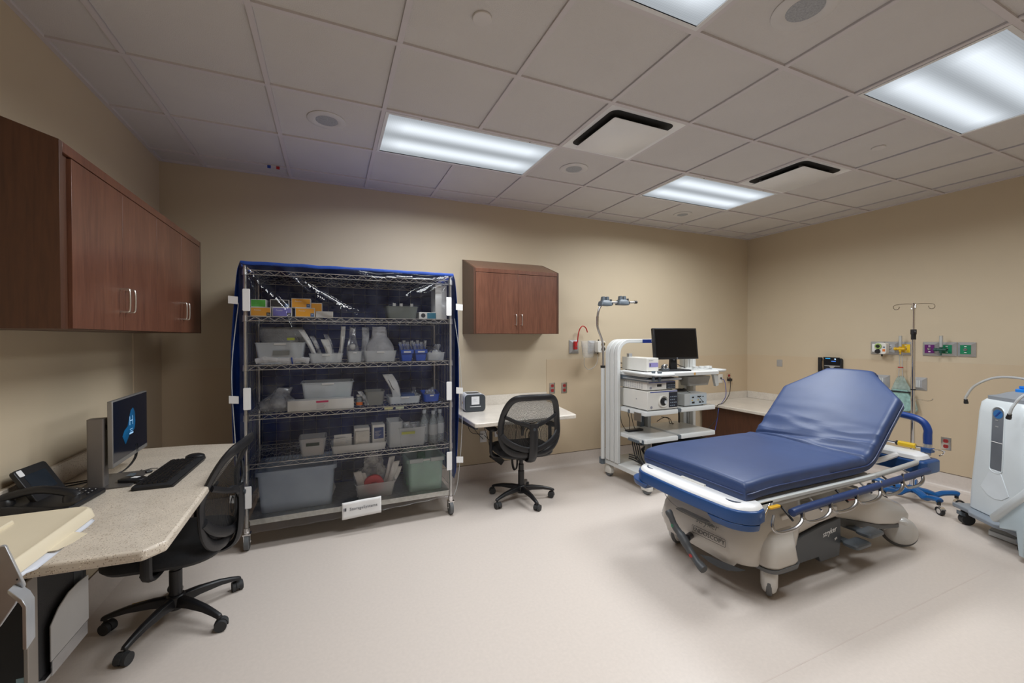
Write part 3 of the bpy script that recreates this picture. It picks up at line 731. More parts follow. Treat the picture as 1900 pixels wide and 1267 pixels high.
obj('bottom_shelf', b, mat('galvanised_tray', (.60, .62, .60), .35, .55, amt=.12, scale=40), t)
def netting(p, du, dv, nu, nv):
    b = B(); p, du, dv = V(p), V(du), V(dv)
    for i in range(nu+1): b.tube([p + du*(i/nu), p + du*(i/nu) + dv], .0016, 4)
    for j in range(nv+1): b.tube([p + dv*(j/nv), p + dv*(j/nv) + du], .0016, 4)
    return b
obj('back_grid', netting((RX0+.02, RY1+.022, .22), (RX1-RX0-.04, 0, 0), (0, 0, 1.7), 14, 22), wire_m, t)
for x in (RX0-.008, RX1+.008):
    b = netting((x, RY0+.02, .22), (0, RY1-RY0-.04, 0), (0, 0, 1.7), 10, 8); obj('side_grid', b, wire_m, t)
rebase(t, (1.4, -.445, 0))
# fitted cover: blue nylon over top, back and sides; clear vinyl front
t = thing('rack_cover', 'fitted royal blue nylon cover with clear vinyl front draped over the shelving rack', 'cover', (0, 0, 0))
zt, zb_ = 1.985, .14
def side(sx):
    x0 = RX0-.022 if sx < 0 else RX1+.022
    fl = .055 if sx < 0 else .045
    def f(u, v):     # u: front-back, v: bottom-top
        y = RY0-.018 + u*(RY1+.035-RY0+.018); z = (.30 if sx > 0 else .24) + v*(zt-(.30 if sx > 0 else .24))
        bul = math.sin(PI*u)**.7*math.sin(PI*min(1, v*.92+.04))**.6*.055
        fold = .006*nz(u*3, v*2, 5+sx, 2.3)
        return V((x0 + sx*(bul*.9 + fold) + sx*fl*(1-u)**1.5*math.sin(PI*min(1, v*1.0))**.5, y, z))
    return f
for sx in (-1, 1): obj('side_panel', B().grid(side(sx), 16, 34), coverblue, t, solid=.0012)
obj('back_panel', B().grid(lambda u, v: V((RX0-.02+u*(RX1-RX0+.04), RY1+.036+.005*nz(u*8, v*6, 3), .16+v*(zt-.16))), 30, 30), coverblue_shaded, t, solid=.0012)
def topf(u, v):
    x = RX0-.022+u*(RX1-RX0+.044); y = RY0-.018+v*(RY1+.036-RY0+.018)
    return V((x, y, zt + .003*nz(x*6, y*6, 1) - .010*math.sin(PI*u)*math.sin(PI*v)))
obj('top_panel', B().grid(topf, 30, 12), coverblue, t, solid=.0012)
# rolled blue hem along the top front edge
hem = [V((RX0-.022+(RX1-RX0+.044)*i/40, RY0-.020, zt-.010+.004*nz(i*.35, 1, 9))) for i in range(41)]
obj('top_hem', B().tube(hem, .013, 8, flat=.55, up=(0, 0, 1)), coverblue, t)
CREASES = [([(.684, 1.96), (.714, 1.927), (.782, 1.821), (.863, 1.743), (.928, 1.67), (.961, 1.565), (1.014, 1.413), (1.037, 1.316)], .013, .011),
           ([(.90, 1.965), (.936, 1.934), (1.003, 1.862), (1.064, 1.808), (1.169, 1.743), (1.258, 1.695), (1.36, 1.655)], .018, .014),
           ([(1.05, 1.86), (1.12, 1.80), (1.22, 1.74), (1.31, 1.69), (1.40, 1.67)], .010, .007),
           ([(2.122, 1.965), (2.019, 1.903), (1.91, 1.833), (1.775, 1.773)], .014, .011),
           ([(2.10, 1.93), (2.03, 1.875), (1.95, 1.83), (1.86, 1.79)], .008, .006),
           ([(2.135, 1.95), (2.10, 1.86), (2.06, 1.80)], .010, .008),
           ([(.69, 1.93), (.735, 1.80), (.75, 1.66)], .010, .008),
           ([(1.389, 1.955), (1.542, 1.919), (1.743, 1.939), (1.911, 1.925), (2.108, 1.955)], .010, .010)]
def crease(x, z, P_):
    best, bs_, bt = 9, 0, 0; n_ = len(P_)-1
    for i in range(n_):
        ax, az = P_[i]; cx, cz = P_[i+1]; dx, dz = cx-ax, cz-az; L_ = dx*dx+dz*dz
        t_ = max(0, min(1, ((x-ax)*dx+(z-az)*dz)/L_)); px, pz = ax+dx*t_, az+dz*t_
        e_ = math.hypot(x-px, z-pz)
        if e_ < best: best = e_; bt = (i+t_)/n_; bs_ = 1 if (x-ax)*dz-(z-az)*dx > 0 else -1
    return best + .003*nz(x*9, z*9, 3), bs_, bt
def front(u, v):     # v up
    x = RX0-.03+u*(RX1-RX0+.06)
    zlow = .125 + .045*u - .012*math.sin(PI*u)
    z = zlow + v*(zt-.012-zlow)
    d = 0
    for pl_, am, wd_ in CREASES:
        dist, side_, tpos = crease(x, z, pl_)
        d += 1.05*am*math.exp(-(dist/(wd_*2.1))**2)*min(1, .35+tpos*2)*min(1, (1-tpos)*4+.15) + am*.35*side_*math.exp(-(dist/(wd_*3))**2)
    d += .006*nz(x*3, z*2.2, 2) + .0022*nz(x*9, z*6, 7) + .012*math.exp(-((v-.02)/.03)**2)*0
    d += .030*math.sin(PI*min(1, (1-v)*1.05))*(.5+.5*math.sin(PI*u))*.35
    edgein = min(u, 1-u)
    return V((x, RY0-.022-d-.004, z))
vin = obj('clear_front', B().grid(front, 230, 230), film, t)
# folded ridges that read as rope-like creases
for P_ in ([(.72, 1.94), (.80, 1.86), (.86, 1.80), (.93, 1.73), (.98, 1.65), (1.02, 1.58), (1.04, 1.52)], ):
    pass
b = B().tube([V((RX0-.03+(RX1-RX0+.06)*i/60, RY0-.030-.004*math.sin(i*.9), .125+.045*i/60-.012*math.sin(PI*i/60))) for i in range(61)], .0035, 6); obj('bottom_welt', b, film, t)
for sx, pts in ((-1, [(RX0-.035, RY0-.022, 1.70), (RX0-.075, RY0-.03, 1.25), (RX0-.06, RY0-.03, .80), (RX0-.045, RY0-.026, .42)]), (1, [(RX1+.03, RY0-.02, 1.62), (RX1+.075, RY0-.03, 1.25), (RX1+.09, RY0-.03, .75), (RX1+.055, RY0-.03, .30), (RX1+.02, RY0-.03, .17)])):
    obj('side_welt', B().tube(spl(pts, 8), .003, 6), tubec, t)
# white hook-and-loop closures: a tab on the post and its mate on the blue side
for sx, zs in ((-1, (1.72, 1.05, .38)), (1, (1.715, 1.03, .46))):
    for z in zs:
        x = RX0+.015 if sx < 0 else RX1-.025
        obj('closure_pad', B().loft([[V((x+px_, RY0-.052, z+pz)) for px_, pz in rrect(0, 0, .044, .150, .006)], [V((x+px_, RY0-.0545, z+pz)) for px_, pz in rrect(0, 0, .042, .148, .006)]]), label_w, t)
        x2 = RX0-.062 if sx < 0 else RX1+.065
        obj('closure_strap', B().prism([(x2-.028, RY0-.040, z-.025), (x2+.028, RY0-.044, z-.030), (x2+.028, RY0-.044, z+.020), (x2-.028, RY0-.040, z+.026)], (0, -.002, 0)), label_w, t)
lb = B().grid(lambda u, v: V((1.285+u*.275, RY0-.066-.003*math.sin(u*9)*(.4+v*.5)-.003, .128+.012*u+v*.125)), 24, 6)
lab = obj('name_label', lb, label_w, t, solid=.0012)
text('lettering', 'StorageSystems', .031, mat('label_ink', (.10, .10, .12), .6), lab, (1.435, RY0-.0745, .203), (1, 0, .035), (0, 0, 1))
for k, (dx, dz) in enumerate(((0, 0), (.010, 0), (0, -.010), (.010, -.010))): obj('logo_square', B().box(1.296+dx, 1.304+dx, RY0-.0755, RY0-.0745, .200+dz, .213+dz), ink2 if k % 2 == 0 else ink, lab)
rebase(t, (1.4, -.445, .128))
# ---------------------------------------------------------------- what is on the shelves
zs1, zs2, zs3, zs4, zs5 = [z+.0005 for z in SH[1:]] + [.2045]
def carton(name, label, cat, x, y, z, w, d, h, m, rz=0, face=None, corner=None, ctext=None, group=None, cm=None):
    """small card box; printed panel on its front (-y) face"""
    t = thing(name, label, cat, (x, y, z), rz, group)
    obj('box', B().box(-w/2, w/2, -d/2, d/2, 0, h), cardw, t, bev=.0015)
    q = .004
    if m: obj('printed_panel', B().box(-w/2+q, w/2-q, -d/2-.0006, -d/2+.001, q, h-q), m, t)
    if face: text('lettering', face, .014, label_w, t, (-w/2+.045, -d/2-.0008, h*.68), (1, 0, 0), (0, 0, 1), .0003)
    if corner:
        obj('size_patch', B().box(w/2-q-.024, w/2-q, -d/2-.0012, -d/2-.0004, q, q+.024), corner, t)
        text('lettering', ctext, .016, label_w, t, (w/2-q-.012, -d/2-.0014, q+.012), (1, 0, 0), (0, 0, 1), .0002)
    return t
blu = mat('patch_blue', (.02, .12, .35), .5)
G = 'glove boxes on the top shelf'
yf = -.62
carton('glove_box', 'orange and white XL glove box, bottom left on the top shelf', 'glove box', .765, yf, zs1, .126, .12, .064, orange, 0, 'Powder', cardblk, 'XL', G)
carton('glove_box', 'purple and white XL glove box between two orange boxes', 'glove box', .897, yf, zs1, .122, .12, .066, violet, 0, 'Powder', cardblk, 'XL', G)
carton('glove_box', 'lower orange M glove box, under another orange box', 'glove box', 1.045, yf, zs1, .128, .12, .066, orange, 0, 'Powder', blu, 'M', G)
carton('glove_box', 'upper orange M glove box, on top of the stack', 'glove box', 1.020, yf, zs1+.0665, .126, .12, .068, orange, 0, 'Powder', blu, 'M', G)
carton('glove_box', 'green and grey glove box behind the top left closure', 'glove box', .750, yf+.01, zs1+.0645, .095, .12, .056, lime, 0, None, None, None, G)
carton('glove_box', 'black M glove box lying on the purple box', 'glove box', .882, yf+.01, zs1+.0665, .120, .12, .056, cardblk, 0, None, blu, 'M', G)
carton('glove_box', 'orange glove box half hidden behind the upper orange box', 'glove box', 1.095, yf+.13, zs1, .125, .11, .115, orange, 0, None, None, None, G)
carton('supply_box', 'low plain grey-white carton right of the orange boxes', 'box', 1.175, yf, zs1, .118, .10, .045, None, 0)
t = carton('supply_box', 'teal and white box with a round dark emblem on the top shelf', 'box', 1.945, yf, zs1, .140, .12, .055, None, 0)
obj('teal_panel', B().box(-.005, .066, -.0612, -.0602, .004, .051), teal, t)
obj('emblem', B().lathe([(.001, -.0008), (.018, -.0008), (.018, .0008), (.001, .0008)], (-.037, -.0605, .028), ax='y', n=20), cardblk, t)
carton('supply_box', 'tall narrow white box standing at the right end of the top shelf', 'box', 2.035, -.60, zs1, .055, .16, .285, None, 0)
carton('supply_box', 'second tall white box, against the right rack post', 'box', 2.090, -.56, zs1, .050, .16, .287, None, 0)
def bin_(name, label, x, y, z, w, d, h, m, taper=.84, lip=.008, rz=0, group=None, tag_=True, cat='bin', low=None, thick=.0022):
    t = thing(name, label, cat, (x, y, z), rz, group)
    wb, db = w*taper, d*taper; r = .02
    rs = [ring(0, 0, .0005, wb*.9, db*.9, r), ring(0, 0, 0, wb, db, r), ring(0, 0, h, w, d, r)]
    if lip: rs += [ring(0, 0, h, w+lip, d+lip, r+lip/2), ring(0, 0, h+.004, w+lip, d+lip, r+lip/2)]
    k = thick*2
    rs += [ring(0, 0, h+(.004 if lip else 0), w-k, d-k, r-.002), ring(0, 0, .003, wb-k, db-k, r-.002)]
    if low:
        for q in rs[2:-1]:
            for p in q:
                if p.y < -d*.3: p.z -= low
    b = B().loft(rs)
    obj('tub', b, m, t)
    if tag_: obj('label', B().box(-w*.12, w*.12, -d/2-lip/2-.0016, -d/2-lip/2-.0006, h-.012-(low or 0), h-.001-(low or 0)), label_w, t)
    return t
def pouch(name, label, x, y, z, w, d, h, m=bagm, rz=0, seed=1, cat='bag', group=None, tilt=0, crumple=.25, inner=None):
    """a loose film bag, bulging low and crumpled at its mouth"""
    b = B(); N = 22; Mv = 16; rings_ = []
    for i in range(Mv+1):
        v = i/Mv; prof = (.55 + .5*math.sin(PI*min(1, v*1.25+.12))) * (1 if v < .8 else 1 - (v-.8)*.6)
        rr = []
        for k in range(N):
            a = 2*PI*k/N; nn = 1 + crumple*nz(math.cos(a)*1.7+seed, math.sin(a)*1.7, v*3.1+seed, 1.6) + crumple*.5*nz(math.cos(a)*4, math.sin(a)*4+seed, v*7, 1.3)
            thin = 1 if v < .6 else 1 - (v-.6)*1.3
            ex = math.copysign(abs(math.cos(a))**.6, math.cos(a)); ey = math.copysign(abs(math.sin(a))**.6, math.sin(a))
            rr.append(V((w/2*prof*nn*ex + tilt*h*v*v, d/2*prof*nn*thin*ey, h*v + .1*h*nz(a*1.3, seed, v*2)*v)))
        rings_.append(rr)
    low_ = min(p.z for p in rings_[0]+rings_[1])
    for rr in rings_:
        for p in rr: p.z = max(0, p.z - low_*0)
    b.loft(rings_)
    t = thing(name, label, cat, (x, y, z), rz, group)
    obj('film', b, m, t)
    if inner: obj('contents', B().ball((tilt*h*.2, 0, h*.42), min(w, h)*.30, (1, min(1, d/w*.8), 1)), inner, t)
    return t
def packet(name, label, x, y, z, w, h, tilt, lean, m, stripe=None, group=None, rz=0, cat='packet', curve=.25):
    """a long sealed pouch standing in a bin, leaning sideways"""
    t = thing(name, label, cat, (x, y, z), rz, group)
    def f(u, v):
        bx = tilt*h*v + curve*w*math.sin(PI*v)
        return V((bx + (u-.5)*w*(1-.12*math.sin(v*6)), -.012 + lean*v*h + .006*math.sin(u*PI*1.4+v*5), h*v*math.cos(tilt*.7)))
    obj('pouch', B().grid(f, 6, 14), m, t, solid=.0016)
    if stripe: obj('printed_strip', B().grid(lambda u, v: f(.2+.6*u, .25+.45*v)+V((0, -.0022, 0)), 4, 8), stripe, t, solid=.0006)
    return t
# top shelf tub
t = bin_('storage_tub', 'smoky grey-green tub of packets on the top shelf', 1.745, -.58, zs1, .25, .18, .095, frost_d, .88, .008, tag_=False, cat='tub')
for k, dx in enumerate((-.055, .0, .085)):
    pouch('bag', 'white wrapped tip poking out of the smoky tub on the top shelf', 1.745+dx, -.60, zs1+.012, .045, .04, .115, paper, seed=k+3, crumple=.4, group='wrapped tips in the smoky tub')
# second shelf
bin_('storage_bin', 'large frosted open bin behind a white bundle, left end of second shelf', .885, -.57, zs2, .315, .24, .150, frost, .86, .010)
for k in range(5):
    packet('packet', 'grey flat packets filed upright in the large frosted bin', .885, -.51+.028*k, zs2+.006, .27, .262-.006*k, .02*(k % 3 - 1), .03, bagm2 if k else mat('grey_film_packet', (.27, .28, .29), .4, amt=.25, scale=12, bump=.4), None, 'grey packets filed in the large bin', curve=.02)
obj('card_label', B().box(.84, .945, -.700, -.6985, zs2+.065, zs2+.098), mat('dull_card', (.24, .25, .24), .6), label='dark label card on the front of the large frosted bin', cat='label')
obj('sticky_flag', B().box(.925, .975, -.6575, -.656, zs2+.170, zs2+.188), mat('acid_flag', (.42, .48, .04), .6), label='yellow-green flag sticker above the large frosted bin', cat='sticker')
b = B()
bp = spl([(.73, -.665, zs2+.022), (.79, -.668, zs2+.034), (.86, -.67, zs2+.030), (.94, -.668, zs2+.022), (1.0, -.666, zs2+.030), (1.07, -.66, zs2+.018)], 5)
b.tube(bp, [.020+.010*abs(nz(i*.9, 4, 2))*2 - (.006 if 10 < i < 16 else 0) for i in range(len(bp))], 9, flat=.7)
t = thing('bundle', 'white crumpled bundle tied with a blue band, front of the second shelf', 'bundle', (0, 0, 0))
obj('wrap', b, mat('tissue', (.72, .73, .76), .7, bump=.6, bscale=60), t)
obj('band', B().cyl((.955, -.668, zs2+.022), (.963, -.668, zs2+.023), .0265), blue, t)
bin_('storage_bin', 'shallow clear bin with three white labels holding long pouches', 1.185, -.58, zs2, .235, .20, .066, frost_l, .9, .005)
for k, (dx, tl, hh_, lw) in enumerate(((-.065, -.42, .25, .036), (-.03, -.35, .20, .030), (.02, -.20, .17, .05), (.05, -.25, .21, .034), (.085, .14, .27, .03), (.095, .10, .20, .028))):
    packet('packet', 'long white peel pouches fanning out of the shallow clear bin', 1.185+dx, -.60+.012*k, zs2+.008, lw, hh_, tl, .03, bagm if k % 2 else mat('peel_pouch', (.66, .67, .67), .45, amt=.15, bump=.3), paper if k % 2 == 0 else None, 'peel pouches in the shallow bin')
bin_('storage_bin', 'narrow clear bin stuffed with a tall bag, middle of second shelf', 1.385, -.58, zs2, .105, .20, .080, frost_l, .9, .005)
pouch('bag', 'tall cloudy bag of white items in the narrow clear bin', 1.375, -.58, zs2+.006, .085, .12, .262, bagm, seed=5, inner=paper)
packet('packet', 'tall folded grey film strip rising right of the narrow bin', 1.435, -.60, zs2+.002, .05, .27, .12, .02, bagm2, None)
bin_('storage_bin', 'clear bin under a big grey stack of filmed packs, second shelf', 1.575, -.57, zs2, .245, .22, .082, frost_l, .9, .006)
pouch('bag', 'big square grey stack of filmed packs on the second shelf', 1.575, -.565, zs2+.006, .215, .17, .268, mat('grey_pack', (.45, .46, .50), .45, amt=.25, scale=10, bump=.5, bscale=30, alpha=.88), seed=9, crumple=.10)
for k, (x, w) in enumerate(((1.777, 'left'), (1.888, 'right'))):
    t = thing('parts_bin', '%s one of two small blue stacking bins on the second shelf' % w, 'bin', (x, -.60, zs2), 0, 'blue stacking bins on the second shelf')
    rs = [ring(0, 0, 0, .075, .15, .006), ring(0, 0, .10, .095, .17, .006), ring(0, 0, .10, .088, .163, .005), ring(0, 0, .004, .069, .144, .004)]
    for q in rs[1:3]:
        for p in q:
            if p.y < -.04: p.z -= .025
            else: p.z += .035
    obj('tub', B().loft(rs), blue, t)
    obj('lip', B().box(-.050, .050, -.098, -.084, .060, .092), blue, t, bev=.003)
    obj('label', B().box(-.028, .028, -.0995, -.0983, .068, .080), label_w, t)
    for q in range(4):
        packet('packet', 'thin clear packets standing in the %s blue stacking bin' % w, x-.028+.018*q, -.59+.008*q, zs2+.008, .024, .145+.012*(q % 2), -.10+.10*q, .05, bagm if q % 2 else bagm2, None, 'packets in the %s blue bin' % w)
bin_('storage_bin', 'small clear bin at the right end of the second shelf', 2.018, -.58, zs2, .150, .18, .062, frost_l, .9, .005, tag_=False)
pouch('bag', 'crinkled clear bag bulging out of the small right-end bin', 2.015, -.585, zs2+.006, .115, .12, .125, bagm, seed=12, tilt=.25, inner=paper)
# third shelf
pouch('bag', 'large bubble-wrapped bundle at the left end of the third shelf', .845, -.60, zs3, .215, .17, .165, bagm2, seed=21, tilt=.35, crumple=.18, inner=mat('pale_contents', (.5, .52, .56), .5))
t = bin_('storage_bin', 'frosted bin with coiled tubing and green pack, behind the long white box', 1.195, -.50, zs3, .36, .24, .190, frost, .86, .016)
pouch('bag', 'clear bag of coiled white tubing inside the frosted third-shelf bin', 1.12, -.53, zs3+.006, .16, .14, .165, bagm, seed=23, inner=mat('tubing_mass', (.62, .66, .62), .5, amt=.35, scale=60, bump=.8))
obj('green_pack', B().loft([ring(1.295, -.53, zs3+.006+z, w_, .12, .03) for z, w_ in ((0, .085), (.05, .10), (.12, .10), (.155, .075))]), mat('green_pack', (.06, .30, .25), .5, amt=.15), label='green soft pack inside the frosted third-shelf bin', cat='pack')
t = thing('long_box', 'long low white carton with a pink label at the front of the third shelf', 'box', (1.152, -.665, zs3+.0))
obj('box', B().box(-.222, .222, -.045, .045, 0, .078), cardw, t, bev=.0012)
lb = obj('label', B().box(-.036, .046, -.0462, -.0450, .010, .070), label_w, t)
obj('pink_header', B().box(-.036, .046, -.0468, -.0461, .056, .070), mat('pink', (.70, .04, .16), .5), lb)
for k in range(5): obj('print_line', B().box(-.033+.002*(k % 2), .015+.006*(k % 3), -.0466, -.0461, .016+k*.0075, .0175+k*.0075), mat('pink_print', (.55, .25, .28), .6) if k % 2 else ink2, lb)
t = thing('small_jar', 'small clear jar with orange label beside the long white box', 'jar', (1.42, -.60, zs3))
obj('body', B().lathe([(.001, 0), (.024, 0), (.025, .06), (.020, .072), (.001, .073)], n=18), water, t); obj('label', B().lathe([(.0255, .006), (.0255, .028)], n=18, cap=False), mat('orange_label', (.75, .16, .02), .5), t); obj('lid', B().lathe([(.021, .0735), (.021, .086), (.001, .087)], n=18), warmw, t)
bin_('storage_bin', 'small smoky bin with a printed label in the middle of the third shelf', 1.535, -.56, zs3, .145, .17, .105, mat('smoke_bin', (.28, .29, .28), .35, alpha=.6), .86, .008, tag_=False)
t = thing('carton', 'little dark carton with red and white print in the smoky bin', 'box', (1.535, -.575, zs3+.006)); obj('box', B().box(-.045, .045, -.03, .03, 0, .06), cardblk, t); obj('label', B().box(-.035, .04, -.0312, -.0302, .012, .05), mat('mixed_label', (.5, .4, .38), .6, amt=.6, scale=90), t)
packet('packet', 'clear pouch leaning left against the smoky bin', 1.475, -.62, zs3, .035, .12, -.45, .05, bagm, None)
packet('packet', 'tall white pouch with a black curved line leaning out of the wide bin', 1.715, -.56, zs3+.006, .075, .235, -.33, .03, mat('cloudy_pouch', (.66, .68, .70), .45, amt=.15, bump=.3), None)
obj('black_line', B().tube(spl([(1.645, -.572, zs3+.19), (1.66, -.5745, zs3+.16), (1.672, -.575, zs3+.13), (1.69, -.575, zs3+.105)], 5), .0022, 5), black, label='thin black curved line of a tool inside the tall pouch', cat='tool')
bin_('storage_bin', 'wide low frosted bin with two white labels, right of centre, third shelf', 1.765, -.56, zs3, .255, .19, .055, frost, .92, .006)
obj('blue_pack', B().loft([ring(1.80, -.555, zs3+.006+z, w_, .10, .02) for z, w_ in ((0, .12), (.04, .13), (.065, .10))]), mat('blue_pack', (.03, .08, .25), .5, bump=.4), label='dark blue folded pack lying in the wide frosted bin', cat='pack')
pouch('bag', 'crumpled clear bag at the right side of the wide frosted bin', 1.852, -.56, zs3+.006, .055, .08, .115, bagm, seed=31)
t = bin_('storage_bin', 'bright blue open bin at the right end of the third shelf', 1.985, -.56, zs3, .135, .16, .078, blue, .9, .006, low=.02)
for k in range(3): pouch('bag', 'clear packets heaped in the bright blue open bin', 1.965+.022*k, -.55, zs3+.006, .055, .07, .085+.01*k, bagm2, seed=40+k, group='packets heaped in the bright blue bin')
for k, (x, m_, w) in enumerate(((1.625, mat('pale_yellow_tag', (.65, .62, .35), .6), 'yellowish'), (1.71, mat('pale_green_tag', (.60, .66, .52), .6), 'greenish'))):
    obj('shelf_tag', B().box(x-.032, x+.032, -.7405, -.7385, SH[2+1-0]-.036+.012, SH[3]-.006), m_, label='%s label strip clipped to the front rim of the third shelf' % w, cat='label')
# fourth shelf
t = bin_('storage_bin', 'clear bin of pink and white packs, left on the fourth shelf', 1.09, -.59, zs4, .185, .19, .125, frost_l, .82, .008, tag_=False)
pkm = mat('pink_pack', (.85, .60, .55), .5, amt=.25, scale=25)
for k in range(4):
    obj('gauze_pack', B().loft([ring(1.09+.004*(k % 2), -.60, zs4+.006+k*.024, .135, .12, .02), ring(1.09, -.60, zs4+.018+k*.024, .145, .13, .02), ring(1.09, -.60, zs4+.028+k*.024, .13, .11, .02)]), pkm if k % 2 else mat('white_pack', (.75, .72, .70), .5, amt=.1, bump=.3), label='soft pink and white pack stacked in the clear fourth-shelf bin', cat='pack', group='soft packs in the fourth-shelf bin')
obj('dark_card', B().box(1.045, 1.135, -.6835, -.6815, zs4+.075, zs4+.098), mat('card_dark', (.04, .06, .05), .6), label='dark green label card on the bin of pink packs', cat='label')
t = bin_('storage_tray', 'long white translucent tray holding boxes, centre of fourth shelf', 1.415, -.59, zs4, .40, .22, .055, mat('tray_white', (.84, .86, .88), .4, alpha=.7), .95, .006, tag_=False, cat='tray')
for k, (x, w_, h_) in enumerate(((1.275, .085, .10), (1.298, .125, .125), (1.32, .07, .105))):
    t = thing('leaflet', 'printed white instruction leaflet standing in the long tray', 'leaflet', (x, -.655+.018*k, zs4+.007), R(3), 'leaflets in the long tray')
    obj('sheet', B().box(-w_/2, w_/2, -.004, .004, 0, h_), paper, t)
    for q in range(5): obj('print_line', B().box(-w_*.38, w_*(.38-.08*(q % 3)), -.0046, -.0040, h_*.88-q*.012, h_*.89-q*.012), mat('leaf_print', (.30, .36, .5), .6), t)
t = thing('supply_box', 'white box torn open, spilling tissue, in the long tray', 'box', (1.435, -.60, zs4+.007))
obj('box', B().box(-.056, .056, -.06, .06, 0, .165), cardw, t, bev=.0015)
obj('tissue', B().grid(lambda u, v: V((-.05+u*.10, -.062-.018*math.sin(PI*v)-.008*nz(u*5, v*5, 4), .03+v*.115)), 12, 12), mat('soft_tissue', (.76, .74, .70), .8, bump=.4), t, solid=.002)
t = thing('supply_box', 'white box with a blue printed face, right side of the long tray', 'box', (1.558, -.60, zs4+.007))
obj('box', B().box(-.046, .046, -.06, .06, 0, .180), cardw, t, bev=.0015)
p_ = obj('blue_panel', B().box(-.034, .038, -.0610, -.0600, .072, .160), mat('deep_blue_print', (.02, .06, .24), .5), t)
for q in range(6): obj('print_line', B().box(-.027, .0+.01*(q % 3), -.0616, -.0609, .085+q*.009, .087+q*.009), label_w, p_)
bin_('storage_bin', 'clear upright divider bin between the blue box and the bottles', 1.69, -.58, zs4, .11, .20, .20, frost_l, .96, .004, tag_=False)
t = bin_('storage_bin', 'clear bin with a yellow-green label beside the bottles', 1.82, -.58, zs4, .22, .22, .145, frost_l, .88, .010, tag_=False)
obj('sticky_flag', B().box(1.73, 1.835, -.6975, -.696, zs4+.100, zs4+.120), mat('yellow_flag', (.55, .58, .10), .6), label='yellow-green strip label on the clear bin beside the bottles', cat='sticker')
for k in range(2): pouch('bag', 'clear crinkled film bag piled in the bin beside the bottles', 1.79+.06*k, -.57, zs4+.006, .10, .13, .17-.02*k, bagm, seed=50+k, group='film bags in the bin by the bottles')
def bottle(x, y, w):
    t = thing('bottle', 'clear plastic bottle of saline, ' + w, 'bottle', (x, y, zs4), 0, 'clear saline bottles on the fourth shelf')
    obj('body', B().lathe([(.001, 0), (.036, 0), (.0385, .006), (.0385, .165), (.034, .19), (.016, .215), (.0145, .235), (.001, .2351)], n=24), water, t)
    obj('cap', B().lathe([(.001, .2355), (.0165, .2355), (.0165, .262), (.015, .265), (.001, .265)], n=20), mat('bottle_cap', (.66, .72, .78), .4, alpha=.8), t)
    obj('label', B().lathe([(.0389, .07), (.0389, .155)], n=24, cap=False), mat('bottle_label', (.72, .74, .76), .5, alpha=.5), t)
for x, y, w in ((1.995, -.64, 'front one'), (1.935, -.575, 'left of the front one'), (2.062, -.60, 'front right against the post'), (1.965, -.46, 'behind left'), (2.045, -.50, 'behind right'), (2.00, -.40, 'rearmost')): bottle(x, y, w)
# floor level of the rack
def tote(name, label, x, y, w, d, h, m, lidtabs=True):
    t = thing(name, label, 'tote', (x, y, zs5))
    wb, db = w*.90, d*.90
    rs = [ring(0, 0, .001, wb*.9, db*.9, .03), ring(0, 0, 0, wb, db, .03), ring(0, 0, h-.03, w-.012, d-.012, .03), ring(0, 0, h-.03, w+.02, d+.02, .035), ring(0, 0, h, w+.02, d+.02, .035), ring(0, 0, h, w-.02, d-.02, .03), ring(0, 0, .004, wb-.006, db-.006, .027)]
    obj('tub', B().loft(rs), m, t)
    return t
tote('storage_tote', 'large blue-grey translucent tote at the bottom left of the rack', .985, -.47, .52, .40, .305, mat('tote_blue', (.62, .76, .98), .35, amt=.08, alpha=.62))
for k, (dx, m_) in enumerate(((-.12, mat('fold_grey', (.50, .56, .68), .6, amt=.3, scale=10, bump=.4)), (.06, mat('fold_light', (.62, .67, .78), .6, amt=.3, scale=10, bump=.4)), (.15, mat('fold_white', (.76, .80, .88), .6, amt=.2, bump=.4)))):
    pouch('bag', 'grey filmed linen pack inside the large bottom tote', .985+dx, -.48, zs5+.006, .20, .26, .19+.03*k, m_, seed=60+k, crumple=.2, group='linen packs in the large tote')
t = bin_('storage_bin', 'clear open bin of white sleeves and a red lid, bottom of the rack', 1.535, -.56, zs5, .30, .22, .115, frost_l, .85, .010, tag_=False)
t = thing('red_lid', 'round red plastic container lid standing in the clear bottom bin', 'lid', (1.525, -.60, zs5+.08), 0)
obj('disc', B().lathe([(.001, -.012), (.074, -.012), (.078, -.006), (.078, .010), (.072, .012), (.068, .004), (.001, .004)], (0, 0, 0), ax='y', n=40), mat('red_lid', (.70, .04, .05), .4), t)
obj('tab', B().box(-.02, .02, -.022, -.012, .012, .022), mat('red_tab', (.42, .02, .025), .4), t, bev=.002)
t.location.z = zs5+.088
for k, (dx, tl, h_, wd__) in enumerate(((-.105, -.12, .20, .055), (-.085, -.05, .18, .05), (.07, .42, .25, .05), (.095, .50, .20, .05), (.06, .30, .28, .045))):
    packet('packet', 'white paper-backed sleeve fanned out of the clear bottom bin', 1.53+dx, -.60+.014*k, zs5+.008, wd__, h_, tl, .02, mat('sleeve', (.72, .71, .71), .5, amt=.12, bump=.3), None, 'white sleeves in the clear bottom bin')
pouch('bag', 'big loose clear bag rising behind the red lid', 1.53, -.50, zs5+.006, .26, .10, .30, bagm, seed=71, crumple=.3)
t = tote('storage_tote', 'pale green translucent tote with grey lid tabs at the bottom right', 1.93, -.50, .30, .36, .27, mat('tote_green', (.62, .86, .80), .35, amt=.1, alpha=.5))
for dx in (-.085, .085): obj('lid_tab', B().box(dx-.055, dx+.055, -.205, -.19, .245, .278), mat('tab_grey', (.52, .58, .60), .4), t, bev=.004)
obj('label', B().box(-.028, .028, -.1935, -.1922, .255, .268), label_w, t)
